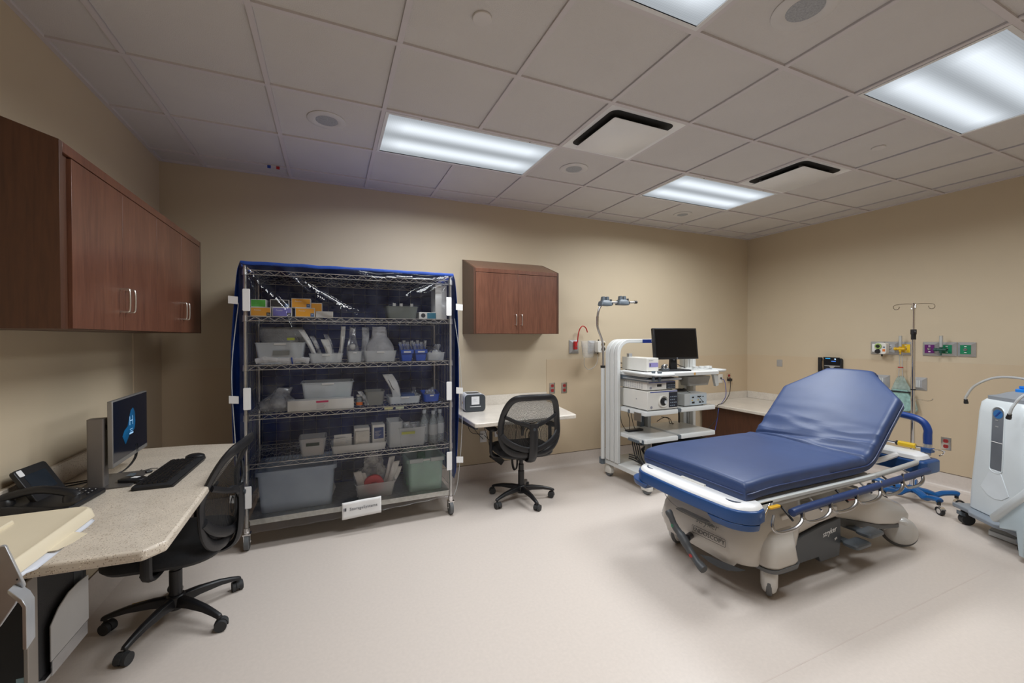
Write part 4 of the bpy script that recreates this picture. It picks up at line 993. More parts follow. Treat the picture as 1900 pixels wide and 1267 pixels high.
for k, (dx, h_, m_) in enumerate(((-.07, .19, mat('green_linen', (.30, .68, .42), .6, amt=.2, bump=.4)), (.05, .17, mat('green_linen_light', (.35, .80, .48), .6, amt=.2, bump=.4)), (.0, .265, mat('green_linen_dark', (.02, .16, .08), .6, amt=.3, bump=.4)))):
    pouch('bag', 'green wrapped pack inside the pale green tote', 1.93+dx, -.54+.08*(k == 2), zs5+.006, .13, .14, h_, m_, seed=80+k, crumple=.2, group='green packs in the tote')
# ================================================================ endoscopy equipment cart
t = cart = thing('equipment_cart', 'white two-column endoscopy equipment cart with arch frame and hoop handle', 'equipment cart', (0, 0, 0))
ewh = mat('cart_white', (.66, .67, .66), .32, amt=.02)
# arch: three nested channels left and right
def arch(y0, y1, inset, name, m):
    xl, xr, zt_ = 3.872+inset, 4.90-inset, 1.425-inset
    r = .13; path = []
    for z in (.19, .6, 1.0, zt_-r): path.append((xl, z))
    for a in range(15, 90, 15): path.append((xl+r-r*math.cos(R(a)), zt_-r+r*math.sin(R(a))))
    path += [(xl+r, zt_), (4.2, zt_), (xr-r, zt_)]
    for a in range(75, 0, -15): path.append((xr-r+r*math.cos(R(a)), zt_-r+r*math.sin(R(a))))
    path += [(xr, zt_-r), (xr, 1.0), (xr, .6), (xr, .19)]
    b = B(); h = .020
    rings = []
    for i, (x, z) in enumerate(path):
        a_ = path[max(i-1, 0)]; c_ = path[min(i+1, len(path)-1)]
        tt = V((c_[0]-a_[0], 0, c_[1]-a_[1])).normalized(); n_ = V((-tt.z, 0, tt.x))
        rings.append([V((x, y, z)) + n_*s_ for y, s_ in ((y0, -h), (y1, -h), (y1, h), (y0, h))])
    b.loft(rings); obj(name, b, m, t, bev=.006, seg=2)
arch(-.68, -.625, 0, 'arch_frame', ewh); arch(-.615, -.555, 0, 'arch_frame', ewh); arch(-.545, -.48, 0, 'arch_frame', ewh)
obj('blue_nameplate', B().box(4.17, 4.52, -.6815, -.6795, 1.405, 1.442), mat('cart_blue', (.02, .04, .22), .4), t)
text('lettering', 'OLYMPUS', .024, label_w, t, (4.335, -.6825, 1.423), (1, 0, 0), (0, 0, 1), .0004)
# base
obj('base', B().loft([ring(4.385, -.74, z, w_, h_, .05) for z, w_, h_ in ((.135, 1.02, .64), (.14, 1.04, .66), (.182, 1.04, .66), (.188, 1.02, .64))]), ewh, t, bev=.002)
for x in (3.855, 4.915): obj('corner_bumper', B().loft([ring(x, -.425, z, .05, .06, .015) for z in (.125, .195)]), greyblue, t, bev=.003)
for x in (3.91, 4.85):
    for y in (-.45, -1.02):
        b = B().cyl((x-.018, y-.02, .052), (x+.018, y-.02, .052), .052, n=24).m(1)
        b.loft([[V((x+sx_*.026, y-.02+ry*math.cos(R(a)), .066+rz_*math.sin(R(a)))) for a in range(-35, 216, 12)] for sx_, ry, rz_ in ((-1, .050, .052), (-.9, .058, .062), (.9, .058, .062), (1, .050, .052))])
        b.cyl((x, y, .11), (x, y, .14), .014)
        obj('caster', b, [tyre, warmw], t, bev=.003)
# columns and shelves
for x in (3.905, 4.335, 4.845): obj('column', B().box(x-.022, x+.022, -.60, -.52, .188, 1.10), lgrey if x != 4.335 else mat('column_grey', (.48, .50, .50), .4), t, bev=.003)
obj('rear_channel', B().box(4.25, 4.30, -.56, -.50, .30, .98), greyblue, t, bev=.004)
def cshelf(x0, x1, z, y1=-.50):
    b = B().loft([ring((x0+x1)/2, (-1.03+y1)/2, zz, x1-x0-e_, y1+1.03-e_, .018) for zz, e_ in ((z-.042, .006), (z-.04, 0), (z-.006, 0), (z, .008))])
    return obj('shelf', b, ewh, t)
for z in (.765, .505):
    cshelf(3.90, 4.315, z); cshelf(4.345, 4.815, z+.008, -.50)
for x, y, z in ((3.915, -.80, .725), (3.915, -1.0, .465), (4.33, -1.02, .74), (4.33, -1.02, .48)): obj('shelf_clip', B().box(x-.022, x+.012, y-.012, y+.012, z-.005, z+.030), greyblue, t, bev=.002)
obj('cable_bracket', B().box(3.893, 3.90, -.98, -.88, .665, .745), steel, t)
obj('rail_clip', B().box(3.885, 3.90, -.95, -.80, .455, .480), greyblue, t, bev=.003)
# top tray with hoop handle and side wing
b = B().loft([ring(4.385, -.77, z, w_, h_, .04) for z, w_, h_ in ((1.085, .93, .54), (1.09, .95, .56), (1.118, .95, .56), (1.125, .93, .54))])
top = obj('top_shelf', b, ewh, t)
obj('hoop_handle', B().tube(spl([(3.90, -.72, 1.125), (3.87, -.95, 1.125), (3.89, -1.04, 1.122), (3.99, -1.09, 1.112), (4.16, -1.095, 1.112), (4.20, -1.05, 1.115)], 5), .014, 8, flat=1.5), ewh, t)
obj('side_wing', B().loft([ring(4.93, -.80, z, w_, h_, .07) for z, w_, h_ in ((1.105, .16, .42), (1.115, .18, .44), (1.128, .18, .44), (1.128, .16, .42), (1.118, .15, .41))]), ewh, t)
for i, (x, y) in enumerate(((4.80, -.78), (4.87, -.80), (4.95, -.80), (4.98, -.80))): obj('cup_ring', B().lathe([(.030, 1.128), (.030, 1.150), (.026, 1.152), (.024, 1.150), (.024, 1.13)], (x, y, 0), n=20, cap=False), ewh, t)
obj('wing_bracket', B().prism([(4.86, -.96, 1.08), (4.93, -.96, 1.07), (4.94, -.96, .96), (4.90, -.96, .95)], (0, .03, 0)), lgrey, t, bev=.002)
obj('waste_basket', B().loft([ring(4.70, -.86, z, w_, h_, .02) for z, w_, h_ in ((.965, .28, .12), (1.06, .32, .15))]), mat('basket_grey', (.42, .42, .40), .35, amt=.04), t, bev=.003)
obj('emblem', B().lathe([(.001, -.0008), (.014, -.0008), (.014, .0008)], (4.50, -1.0505, 1.104), ax='y', n=18), mat('gold_seal', (.65, .38, .14), .4), t)
for x, w_, ztop in ((3.965, .020, 1.15), (4.04, .026, 1.145)):
    obj('scope_clip', B().prism([(x-w_, -1.052, ztop), (x+w_, -1.052, ztop), (x+w_*.5, -1.052, ztop-.03), (x+w_*.4, -1.052, ztop-.10), (x-w_*.4, -1.052, ztop-.10), (x-w_*.5, -1.052, ztop-.03)], (0, -.022, 0)), greyblue, t, bev=.004)
obj('keyboard_tray', B().loft([ring(4.13, -.86, z, w_, h_, .03) for z, w_, h_ in ((1.050, .42, .36), (1.056, .44, .38), (1.064, .44, .38), (1.068, .42, .36))]).m(1).box(3.96, 4.28, -1.0, -.72, 1.068, 1.074), [alu, charcoal], t)
obj('tray_slide', B().box(3.915, 3.94, -1.03, -.60, 1.045, 1.085), greyblue, t, bev=.003)
# gas tube / scope hanger pole
pole = obj('pole_sleeve', B().cyl((3.835, -.46, .19), (3.835, -.46, 1.145), .021, n=20), ewh, t)
obj('sleeve_cap', B().cyl((3.835, -.46, 1.145), (3.835, -.46, 1.168), .025, n=20), black, t)
pp = [(3.838, -.46, 1.16), (3.838, -.46, 1.34), (3.826, -.46, 1.43), (3.775, -.46, 1.55), (3.765, -.46, 1.62), (3.768, -.47, 1.72), (3.795, -.48, 1.79), (3.86, -.49, 1.825), (3.95, -.49, 1.83), (4.10, -.49, 1.835), (4.24, -.49, 1.842)]
obj('hanger_tube', B().tube(spl(pp, 6), .0115, 12), steel, t)
obj('tube_sleeve', B().cyl((3.765, -.463, 1.59), (3.765, -.463, 1.68), .014), chrome, t)
obj('end_cap', B().cyl((4.225, -.49, 1.841), (4.255, -.49, 1.843), .016), black, t)
for x, z in ((3.84, 1.82), (4.06, 1.835)):
    b = B().loft([[V((x+px_, -.49+py_, zz)) for px_, py_ in rrect(0, 0, w_, h_, .012)] for zz, w_, h_ in ((z-.030, .125, .075), (z-.020, .135, .085), (z+.015, .12, .075), (z+.028, .08, .06))])
    for dx in (-.028, .020): b.loft([ring(x+dx, -.495, zz, w_, .045, .008) for zz, w_ in ((z+.020, .042), (z+.055, .030), (z+.066, .022))])
    hd = obj('scope_holder', b, greyblue, t, bev=.003)
    obj('clamp_knob', B().cyl((x+.066, -.50, z+.018), (x+.066, -.50, z+.040), .012).box(x+.058, x+.085, -.515, -.485, z-.020, z+.008), charcoal, hd)
rebase(t, (4.385, -.74, 0))
# devices on the cart
def device(name, label, cat, x0, x1, y0, y1, z0, z1, m, bev=.004):
    t = thing(name, label, cat, ((x0+x1)/2, (y0+y1)/2, z0))
    w_, d_ = (x1-x0)/2, (y1-y0)/2
    b_ = obj('housing', B().box(-w_, w_, -d_, d_, .008, z1-z0), m, t, bev=bev)
    for sx in (-1, 1):
        for sy in (-1, 1): obj('foot', B().cyl((sx*(w_-.03), sy*(d_-.03), 0), (sx*(w_-.03), sy*(d_-.03), .009), .010, n=10), rubber, t)
    return t, w_, d_, z1-z0
pan = mat('control_panel', (.018, .022, .035), .3); stripe = mat('blue_stripe', (.03, .06, .30), .4); lit = mat('faint_legend', (.25, .30, .36), .5)
t, w_, d_, h_ = device('light_source', 'larger white light source unit with round scope socket, lower of two stacked devices', 'medical device', 3.94, 4.31, -1.015, -.60, .7655, .952, warmw)
obj('blue_line', B().box(-w_+.03, w_-.003, -d_-.0012, -d_, h_-.014, h_-.006), stripe, t)
obj('panel', B().box(.075, w_-.003, -d_-.003, -d_, .022, h_-.018), pan, t, bev=.001)
for k in range(4):
    for j in range(4 if k % 2 else 3): obj('button', B().box(.090+j*.022, .104+j*.022, -d_-.0042, -d_-.003, .035+k*.028, .045+k*.028), lit, t)
obj('socket_ring', B().lathe([(.001, -.002), (.040, -.002), (.052, -.016), (.056, -.012), (.056, .004)], (.0, -d_, .085), ax='y', n=32), warmw, t)
obj('socket', B().lathe([(.001, -.018), (.033, -.016), (.036, -.010), (.036, 0)], (.004, -d_, .085), ax='y', n=24).m(1).lathe([(.012, -.024), (.018, -.024), (.018, -.010), (.012, -.010)], (.016, -d_, .08), ax='y', n=14), [black, chrome], t)
obj('power_button', B().lathe([(.008, -.002), (.013, -.002), (.013, .001), (.008, .001)], (-w_+.045, -d_, .035), ax='y', n=20), ink2, t)
for q in range(2): obj('rivet', B().cyl((-w_-.001, -.05+.15*q, .10), (-w_+.001, -.05+.15*q, .10), .006), ink2, t)
obj('rating_plate', B().box(-w_-.0012, -w_, .03, .07, .05, .072), lgrey, t)
obj('access_panel', B().box(-w_-.0015, -w_, -.03, .185, .012, h_-.012), warmw, t, bev=.0006)
t, w_, d_, h_ = device('video_processor', 'slimmer white video processor with side vents, upper of two stacked devices', 'medical device', 3.945, 4.30, -1.00, -.60, .9525, 1.040, warmw)
obj('blue_line', B().box(-w_+.02, w_-.003, -d_-.0012, -d_, h_-.012, h_-.004), stripe, t)
obj('panel', B().box(.06, w_-.003, -d_-.003, -d_, .014, h_-.014), pan, t, bev=.001)
for j in range(5):
    for k in range(2): obj('button', B().box(.075+j*.020, .086+j*.020, -d_-.0042, -d_-.003, .024+k*.022, .031+k*.022), lit, t)
obj('port', B().box(-.055, .0, -d_-.0015, -d_, .038, .062), black, t)
obj('power_button', B().lathe([(.008, -.002), (.013, -.002), (.013, .001), (.008, .001)], (-w_+.045, -d_, .030), ax='y', n=20), ink2, t)
b = B()
for i in range(9):
    for k in range(6): b.box(-w_-.0008, -w_+.001, -.14+i*.032, -.120+i*.032, .020+k*.0105, .0235+k*.0105)
obj('vent', b, ink2, t)
t, w_, d_, h_ = device('video_printer', 'small white box device with lilac label standing on the cart top', 'medical device', 4.005, 4.15, -.93, -.56, 1.1255, 1.262, warmw)
obj('lilac_label', B().box(-w_+.028, w_-.005, -d_-.0012, -d_, .048, .090), mat('lilac', (.26, .23, .48), .5), t)
obj('dark_mark', B().box(-w_+.035, -w_+.046, -d_-.0018, -d_-.0012, .055, .083), ink, t)
text('lettering', 'OLYMPUS', .012, ink2, t, (-.02, -d_-.001, .112), (1, 0, 0), (0, 0, 1), .0003)
obj('top_hook', B().box(-.05, -.01, .10, .14, h_, h_+.035), alu, t, bev=.002)
t, w_, d_, h_ = device('electrosurgical_unit', 'light grey electrosurgical unit with sockets on the right cart shelf', 'medical device', 4.42, 4.72, -1.0, -.66, .7735, .900, mat('unit_grey', (.52, .54, .54), .4))
obj('front_panel', B().box(-.08, w_-.006, -d_-.002, -d_, .012, h_-.010), mat('panel_lightblue', (.50, .58, .64), .4), t, bev=.001)
for x, z, w2, h2 in ((-.055, .082, .028, .014), (.020, .088, .05, .012), (.085, .088, .02, .008), (-.055, .028, .035, .018), (.040, .030, .030, .014), (.085, .030, .02, .012)): obj('socket', B().box(x, x+w2, -d_-.003, -d_-.002, z, z+h2), black, t)
for x in (-.06, .02): obj('yellow_mark', B().box(x, x+.018, -d_-.003, -d_-.002, .056, .064), yellow, t)
obj('coiled_lead', B().tube([V((-.02+(.09-.0004*i)*math.cos(i*.35), .02+.05*math.sin(i*.35), h_+.006+.0003*i)) for i in range(56)], .004, 6), black, t)
obj('hanging_lead', B().tube(spl([(-.02, -.08, h_+.01), (.02, -d_-.006, h_-.03), (.06, -d_-.02, .055), (.085, -d_-.012, .036)], 6), .0028, 6), black, t)
obj('cable_plug', B().cyl((4.34, -.86, .915), (4.42, -.86, .915), .014, n=12).m(0).cyl((4.37, -.86, .915), (4.39, -.86, .915), .020, n=12), warmw, label='white cylindrical cable plug beside the stacked devices', cat='plug')
bpy.data.objects['cable_plug'].location.z = .901
t, w_, d_, h_ = device('power_unit', 'black power unit on the cart base under the right shelf', 'power unit', 4.40, 4.80, -.98, -.56, .1885, .42, blackm)
for k in range(5): obj('vent', B().box(-.12, .12, -d_-.001, -d_, .04+.03*k, .05+.03*k), charcoal, t)
# monitor on the cart
t = thing('monitor', 'black widescreen monitor, switched off, on the equipment cart', 'monitor', (4.42, -.86, 1.1255), R(-8))
tilt = Matrix.Rotation(R(-7), 3, 'X')
def q(x, y, z): return V((0, -.03, .13)) + tilt @ V((x, y, z-.13))
def tb(x0, x1, y0, y1, z0, z1):
    b = B(); v = [b.bm.verts.new(q(x, y, z)) for x in (x0, x1) for y in (y0, y1) for z in (z0, z1)]
    return b._n([b.bm.faces.new([v[i] for i in f]) for f in ((0,1,3,2),(4,6,7,5),(0,4,5,1),(2,3,7,6),(0,2,6,4),(1,5,7,3))])
hs = obj('screen_housing', tb(-.255, .255, -.02, .02, .115, .43), mat('bezel_black', (.010, .010, .011), .35), t, bev=.004)
obj('screen', tb(-.238, .238, -.0212, -.0195, .135, .415), screen_off, hs)
obj('maker_mark', B().lathe([(.004, -.001), (.006, -.001), (.006, .001), (.004, .001)], tuple(q(0, -.0205, .125)), ax='y', n=16), ink2, hs)
obj('stand', B().prism([(-.04, 0, .01), (.04, 0, .01), (.034, -.0, .10), (.030, .0, .20), (-.030, .0, .20), (-.034, 0, .10)], (0, .035, 0)).m(1).cyl((0, -.001, .115), (0, .001, .115), .012), [blackm, alu], t, bev=.003)
obj('base', B().loft([ring(0, -.01, z, w2, h2, .02) for z, w2, h2 in ((0, .27, .19), (.010, .265, .185), (.014, .24, .16))]), blackm, t)
# loose adaptors and leads on the cart
t = thing('adaptor_bundle', 'tangle of grey scope adaptor parts left of the monitor foot', 'adaptor', (4.225, -.93, 1.1255))
obj('body', B().cyl((-.03, 0, .018), (.045, -.01, .018), .016).ball((.0, .01, .045), .024).cyl((-.01, .02, .05), (.05, .015, .06), .012), charcoal, t, bev=.002)
obj('ring', B().tube([V((.005+.022*math.cos(i*PI/8), -.012, .045+.022*math.sin(i*PI/8))) for i in range(16)], .005, 6, closed=True), chrome, t)
LBL = 'black leads trailing behind the monitor on the cart'
for k, pts in enumerate(([(4.26, -.86, 1.15), (4.33, -.80, 1.165), (4.40, -.72, 1.15), (4.44, -.66, 1.13)], [(4.27, -.88, 1.14), (4.34, -.84, 1.15), (4.40, -.76, 1.17), (4.46, -.68, 1.135)], [(4.47, -.80, 1.24), (4.50, -.74, 1.20), (4.53, -.78, 1.16), (4.56, -.72, 1.13)], [(4.64, -.62, 1.20), (4.69, -.66, 1.16), (4.76, -.68, 1.13)])):
    cable('cable', pts, .004, black, 'black lead trailing behind the monitor on the cart', group=LBL)
for k in range(3): cable('cable', [(3.93, -.52, 1.22-.05*k), (3.97, -.53, 1.20-.05*k), (4.05, -.54, 1.19-.045*k)], .004, black, 'black lead passing behind the small white box', group='black leads behind the small white box')
G = 'black cables hanging under the cart shelves'
for k, pts in enumerate(([(3.95, -.60, .72), (3.955, -.61, .60), (3.99, -.64, .515), (4.04, -.66, .511)], [(4.02, -.62, .72), (4.02, -.66, .62), (4.0, -.68, .52), (3.97, -.68, .512)], [(4.05, -.64, .72), (4.05, -.68, .58), (4.07, -.70, .512)])): cable('cable', pts, .0035, black, 'thin black cable hanging between the upper cart shelves', group=G)
obj('power_strip', B().box(3.96, 4.15, -.72, -.66, .506, .525), black, label='black power strip lying on the middle cart shelf', cat='power strip', bev=.004)
for k in range(7):
    x = 4.02+.018*k
    cable('cable', [(x, -.70, .43-.01*(k % 3)), (x-.02+.008*k, -.74, .36), (x+.004*k-.03, -.80, .26), (4.03+.010*k, -.86, .20), (4.02+.016*k, -.88, .192)] if k < 4 else [(4.20, -.68, .33-.015*k+.06), (4.12-.01*k+.03, -.76, .33), (4.08+.010*k-.03, -.84, .24), (4.06+.012*k, -.88, .192)], .006, black, 'black cable looping down to the cart base', group='black cables over the cart base')
for k in range(3): cable('cable', [(3.93, -.76, .30-.02*k), (3.98, -.82+.02*k, .28-.02*k), (4.02, -.86, .21)], .006, black, 'black cable looping out of the left cart frame', group='black cables at the left cart frame')
obj('cable_plate', B().box(4.0, 4.17, -.92, -.85, .189, .194), black, label='flat black plate where cables meet on the cart base', cat='plate')
for k, pts in enumerate(([(4.50, -.60, .60), (4.58, -.62, .58), (4.62, -.60, .52), (4.66, -.62, .516)], [(4.42, -.62, .56), (4.50, -.64, .60), (4.58, -.64, .58), (4.62, -.64, .517)])): cable('cable', pts, .004, black, 'black cable curling on the right middle shelf', group='black cables on the right middle shelf')
cable('cable', [(4.74, -.60, .72), (4.745, -.61, .60), (4.745, -.61, .52)], .010, black, 'thick black cable dropping behind the right shelves')
cable('cord', [(6.275, -.02, .905), (6.24, -.06, .88), (6.1, -.16, .72), (5.85, -.28, .625), (5.65, -.34, .60), (5.55, -.42, .46), (5.2, -.50, .34), (4.95, -.52, .46), (4.80, -.56, .47)], .0045, black, 'black power cord running from the wall outlet to the cart')
cable('cord', [(6.12, -.02, .89), (6.13, -.06, .86), (5.98, -.2, .70), (5.78, -.30, .62), (5.70, -.33, .58), (5.66, -.34, .45), (5.62, -.34, .30)], .004, mat('cord_blue', (.05, .07, .30), .4), 'blue network cord hanging from the wall plate by the counter')
# ---------------------------------------------------------------- low counter in the back right corner
t = thing('corner_counter', 'low speckled counter with dark wood front in the back right corner', 'counter', (0, 0, 0))
obj('worktop', B().box(5.68, W-.004, -.95, -.021, .575, .61), quartz_l, t, bev=.006, seg=3)
obj('backsplash', B().box(5.68, W-.024, -.0205, -.0045, .575, .705), quartz_l, t, bev=.002)
obj('side_splash', B().box(W-.0235, W-.0035, -.95, -.021, .611, .705), quartz_l, t, bev=.002)
obj('front_panel', B().box(5.72, W-.03, -.90, -.88, .155, .574), cherry_d, t, bev=.001)
obj('side_panel', B().box(5.72, 5.74, -.879, -.05, .155, .574), cherry_d, t, bev=.001)
rebase(t, (6.16, -.5, .155))
# ---------------------------------------------------------------- printer desk on the back wall
t = thing('wall_desk', 'pale speckled wall-hung desk holding the label printer', 'desk', (0, 0, 0))
obj('worktop', B().loft([[V((2.295, -.02, z)), V((3.40, -.02, z)), V((3.40, -.10, z)), V((3.275, -.825, z)), V((3.26, -.84, z)), V((2.31, -.855, z)), V((2.292, -.845, z))] for z in (.722, .76)]), quartz_l, t, bev=.008, seg=3)
obj('backsplash', B().box(2.295, 3.405, -.0195, -.0005, .722, .86), quartz_l, t, bev=.002)
for x, l in ((2.32, .76), (3.10, .70)): obj('bracket', B().prism([(x, -.006, .7215), (x, -l, .7215), (x, -l, .69), (x, -.05, .66), (x, -.006, .40)], (.03, 0, 0)), charcoal, t, bev=.002)
rebase(t, (2.8, -.42, .40))
t = thing('label_printer', 'small white and dark grey label printer on the pale wall desk', 'printer', (2.475, -.235, .7602), R(-4))
b = B().loft([[V((x, y, z)) for y in (0,)] for x, z in ((0, 0),)]) if False else B()
pf = rrect(0, .082, .205, .165, .035)
b.loft([[V((x*k_, y, z*1.0)) for x, z in pf] for y, k_ in ((-.085, 1), (.11, 1), (.125, .95))]); obj('body', b, mat('printer_white', (.72, .74, .80), .35), t)
obj('front_face', B().loft([[V((x*k_, y, .082+(z-.082)*k_)) for x, z in pf] for y, k_ in ((-.105, .93), (-.10, .97), (-.086, .97))]), charcoal, t)
lb = obj('label', B().box(-.038, .038, -.1068, -.1048, .070, .145), label_w, t)
for q_ in range(4): obj('print_line', B().box(-.024+.004*(q_ % 2), .018-.006*(q_ % 3), -.1074, -.1068, .132-q_*.012, .1335-q_*.012), ink2, lb)
obj('output_slot', B().box(-.052, .052, -.108, -.1045, .048, .053), label_w, t)
obj('top_window', B().box(-.062, .062, -.04, .07, .1645, .1665), charcoal, t)
obj('release_tab', B().box(-.106, -.101, -.02, .0, .07, .09), mat('amber_tab', (.45, .25, .05), .4), t)
# ================================================================ hospital stretcher
t = bed = thing('stretcher', 'grey and blue wheeled hospital stretcher with raised backrest and navy mattress', 'stretcher', (0, 0, 0))
YC = -2.165
# mattress: one pad bent at the hip, with chamfered head corners
SF, SK, SE = 3.245, 4.36, 4.36+.72           # foot x, hinge, head (arc length beyond hinge along 45 degrees)
L1 = SK-SF; L2 = .722
def mc(s):   # centreline of the top surface and its normal
    r = .14; a = R(44)
    z0 = .703 - .018*max(0, 1-s/.25)**2
    l = r*a
    if s < L1-l/2: return V((SF+s, 0, z0)), V((0, 0, 1)), V((1, 0, 0))
    if s < L1+l/2:
        u = (s-(L1-l/2))/r
        return V((SF+L1-l/2+r*math.sin(u), 0, z0+r-r*math.cos(u))), V((-math.sin(u), 0, math.cos(u))), V((math.cos(u), 0, math.sin(u)))
    d = s-(L1+l/2)
    return V((SF+L1-l/2+r*math.sin(a)+d*math.cos(a), 0, z0+r-r*math.cos(a)+d*math.sin(a))), V((-math.sin(a), 0, math.cos(a))), V((math.cos(a), 0, math.sin(a)))
def halfw(s):
    w_ = .395; s0 = L1+.50
    if s > s0: w_ -= (s-s0)/(L1+L2-s0)*.225
    if s < .04: w_ -= .008*(1-s/.04)
    return w_
TH = .118
def wr(s, y):
    d = s-L1
    a = math.exp(-((d+.02)/.16)**2)
    v = .008*a*(1-2*abs(math.sin(24*(d+.20*y+.03*math.sin(9*y)))))*(.3+1.2*abs(nz(s*3, y*3, 4)))
    v += .006*math.exp(-((d-.08)/.13)**2)*(1-2*abs(math.sin(31*(d-.12*y)+2.5*nz(s*5, y*4, 3))))*max(0, .5+nz(y*4, 2, 2))
    v -= .026*math.exp(-((d+.035-.06*y)/.012)**2)*(.6+.4*math.sin(5*y+1)) + .014*math.exp(-((d-.045+.10*y)/.010)**2)*max(0, .4+math.sin(4*y)) + .012*math.exp(-((d+.085+.12*y)/.010)**2)*max(0, .3-math.sin(5*y))
    v += .0045*math.exp(-((d-.22)/.2)**2)*nz(s*12, y*3.5, 8)
    v += .0035*nz(s*2.2, y*2.2, 1)
    return v
b = B(); NS = 120; rings = []
ss = [ (L1+L2)*i/NS for i in range(NS+1)]
def section(s, scale=1, endk=0):
    c, n_, tg = mc(min(max(s, 0), L1+L2)); w_ = halfw(s)
    P_ = []
    M_ = 26
    prof = []
    for i in range(M_+1):           # top, from +w to -w, finer near the edges
        q_ = 1-2*i/M_; y = w_*math.copysign(1-(1-abs(q_))**1.9, q_); prof.append((y, 'top'))
    r_ = .028
    for y, _ in prof:
        e_ = max(0, abs(y)-(w_-r_))/r_; dz = -r_*(1-math.sqrt(max(0, 1-e_*e_)))*.9
        crown = .010*(1-(y/w_)**2)
        P_.append(c + V((0, YC+y, 0)) + n_*(dz+crown+wr(s, y)))
    for y, k_ in ((-w_, .30), (-w_-.003, .47), (-w_-.001, .50), (-w_-.003, .53), (-w_+.0, .8), (-w_+.03, 1.0)): P_.append(c + V((0, YC+y+.0025*nz(s*9, k_*3, 2), 0)) - n_*TH*k_)
    for y in (-w_*.5, 0, w_*.5): P_.append(c + V((0, YC+y, 0)) - n_*TH)
    for y, k_ in ((w_-.03, 1.0), (w_, .8), (w_+.003, .53), (w_+.001, .50), (w_+.003, .47), (w_, .30)): P_.append(c + V((0, YC+y, 0)) - n_*TH*k_)
    return P_
ss = sorted(ss + [L1-.12+.36*i/90 for i in range(91)])
for s in ss: rings.append(section(s))
def shrink(rg, s, out_, k_):
    c, n_, tg = mc(s); mid = c - n_*TH*.5 + V((0, YC, 0))
    return [mid + (p-mid)*1.0 + tg*out_ - (p-mid-(p-mid).project(n_))*0 - (p-mid).project(n_)*(1-k_) for p in rg]
first = [shrink(rings[0], 0, -.014, .62), shrink(rings[0], 0, -.009, .88)]
last = [shrink(rings[-1], ss[-1], .012, .88), shrink(rings[-1], ss[-1], .018, .62)]
b.loft(first + rings + last)
mt = obj('mattress', b, [navy], t)
def seamline(sd):
    o_ = []
    for s in ss[::2]:
        c, n_, tg = mc(s); o_.append(c + V((0, YC+sd*(halfw(s)+.004), 0)) - n_*TH*.50)
    return o_
c0, n0, t0 = mc(0); c1, n1, t1 = mc(L1+L2)
loopp = seamline(-1) + [c1 + t1*.020 + V((0, YC-halfw(L1+L2), 0)) - n1*TH*.5, c1 + t1*.020 + V((0, YC+halfw(L1+L2), 0)) - n1*TH*.5] + seamline(1)[::-1] + [c0 - t0*.017 + V((0, YC+.37, 0)) - n0*TH*.5, c0 - t0*.017 + V((0, YC-.37, 0)) - n0*TH*.5]
obj('piping', B().tube(loopp, .0035, 6, closed=True), navy_s, mt)
# litter frame
cs, ns, ts = mc(L1+.08)
for sd in (-1, 1):
    y = YC + sd*.39
    obj('side_rail_tube', B().tube(spl([(3.30, y, .545), (3.9, y, .553), (4.5, y, .566), (4.98, y, .588)], 6), .018, 10, flat=.8), mat('litter_grey', (.46, .46, .44), .4), t)
    obj('litter_rail', B().box(3.26, 4.42, y-.02 if sd < 0 else y-.02, y+.02, .560, .580), lgrey, t, bev=.003)
obj('litter_deck', B().box(3.27, 4.42, YC-.36, YC+.36, .562, .578), mat('deck_grey', (.42, .42, .40), .5), t, bev=.002)
a44 = R(44)
b = B(); o_ = V((4.37, YC, .60))
for sy in (-.33, .33): b.tube([o_ + V((0, sy, 0)), o_ + V((math.cos(a44)*.62, sy*.7, math.sin(a44)*.62))], .014, 8)
bk_ = obj('backrest_frame', b, lgrey, t)
obj('backrest_panel', B().prism([o_ + V((.0, -.34, 0)), o_ + V((0, .34, 0)), o_ + V((math.cos(a44)*.46, .34, math.sin(a44)*.46)), o_ + V((math.cos(a44)*.66, .15, math.sin(a44)*.66)), o_ + V((math.cos(a44)*.66, -.15, math.sin(a44)*.66)), o_ + V((math.cos(a44)*.46, -.34, math.sin(a44)*.46))], V((math.sin(a44), 0, -math.cos(a44)))*.008 + V((.006, 0, -.006))), lgrey, bk_)
obj('gas_strut', B().cyl((4.55, YC+.1, .58), (4.72, YC+.1, .86), .014), steel, t)
for sy in (-.24, .24): obj('cross_tube', B().tube(spl([(4.42, YC+sy, .59), (4.7, YC+sy*1.2, .605), (5.02, YC+sy*1.1, .61)], 5), .018, 8), white, t)
obj('green_tag', B().box(4.90, 4.97, YC-.08, YC-.03, .632, .640), lime, t)
# foot end panel: blue bumper with white cap
XF0, XF1 = 3.125, 3.30
yn, yf_ = -2.625, -1.765
def fo(z, e_): # outline of the foot panel, rounded toward the foot
    P_ = [V((XF1, yf_-.012-e_, z)), V((XF0+.12, yf_-e_, z))]
    P_ += [V((XF0+.12-(.12-e_)*math.sin(R(a)), yf_-e_-(.14-e_)*(1-math.cos(R(a))), z)) for a in range(12, 91, 13)]
    P_ += [V((XF0+e_-.012*math.sin(PI*k/6), yf_-.14+(yn+.14-yf_+.14)*k/6, z)) for k in range(1, 6)]
    P_ += [V((XF0+.12-(.12-e_)*math.sin(R(a)), yn+e_+(.14-e_)*(1-math.cos(R(a))), z)) for a in range(90, 11, -13)]
    P_ += [V((XF0+.12, yn+e_, z)), V((XF1, yn+.012+e_, z))]
    return P_
b = B().loft([fo(z, e_) for z, e_ in ((.490, .006), (.494, 0), (.535, -.002), (.556, 0), (.562, .010))])
fb = obj('foot_bumper', b, bumper, t, bev=.003)
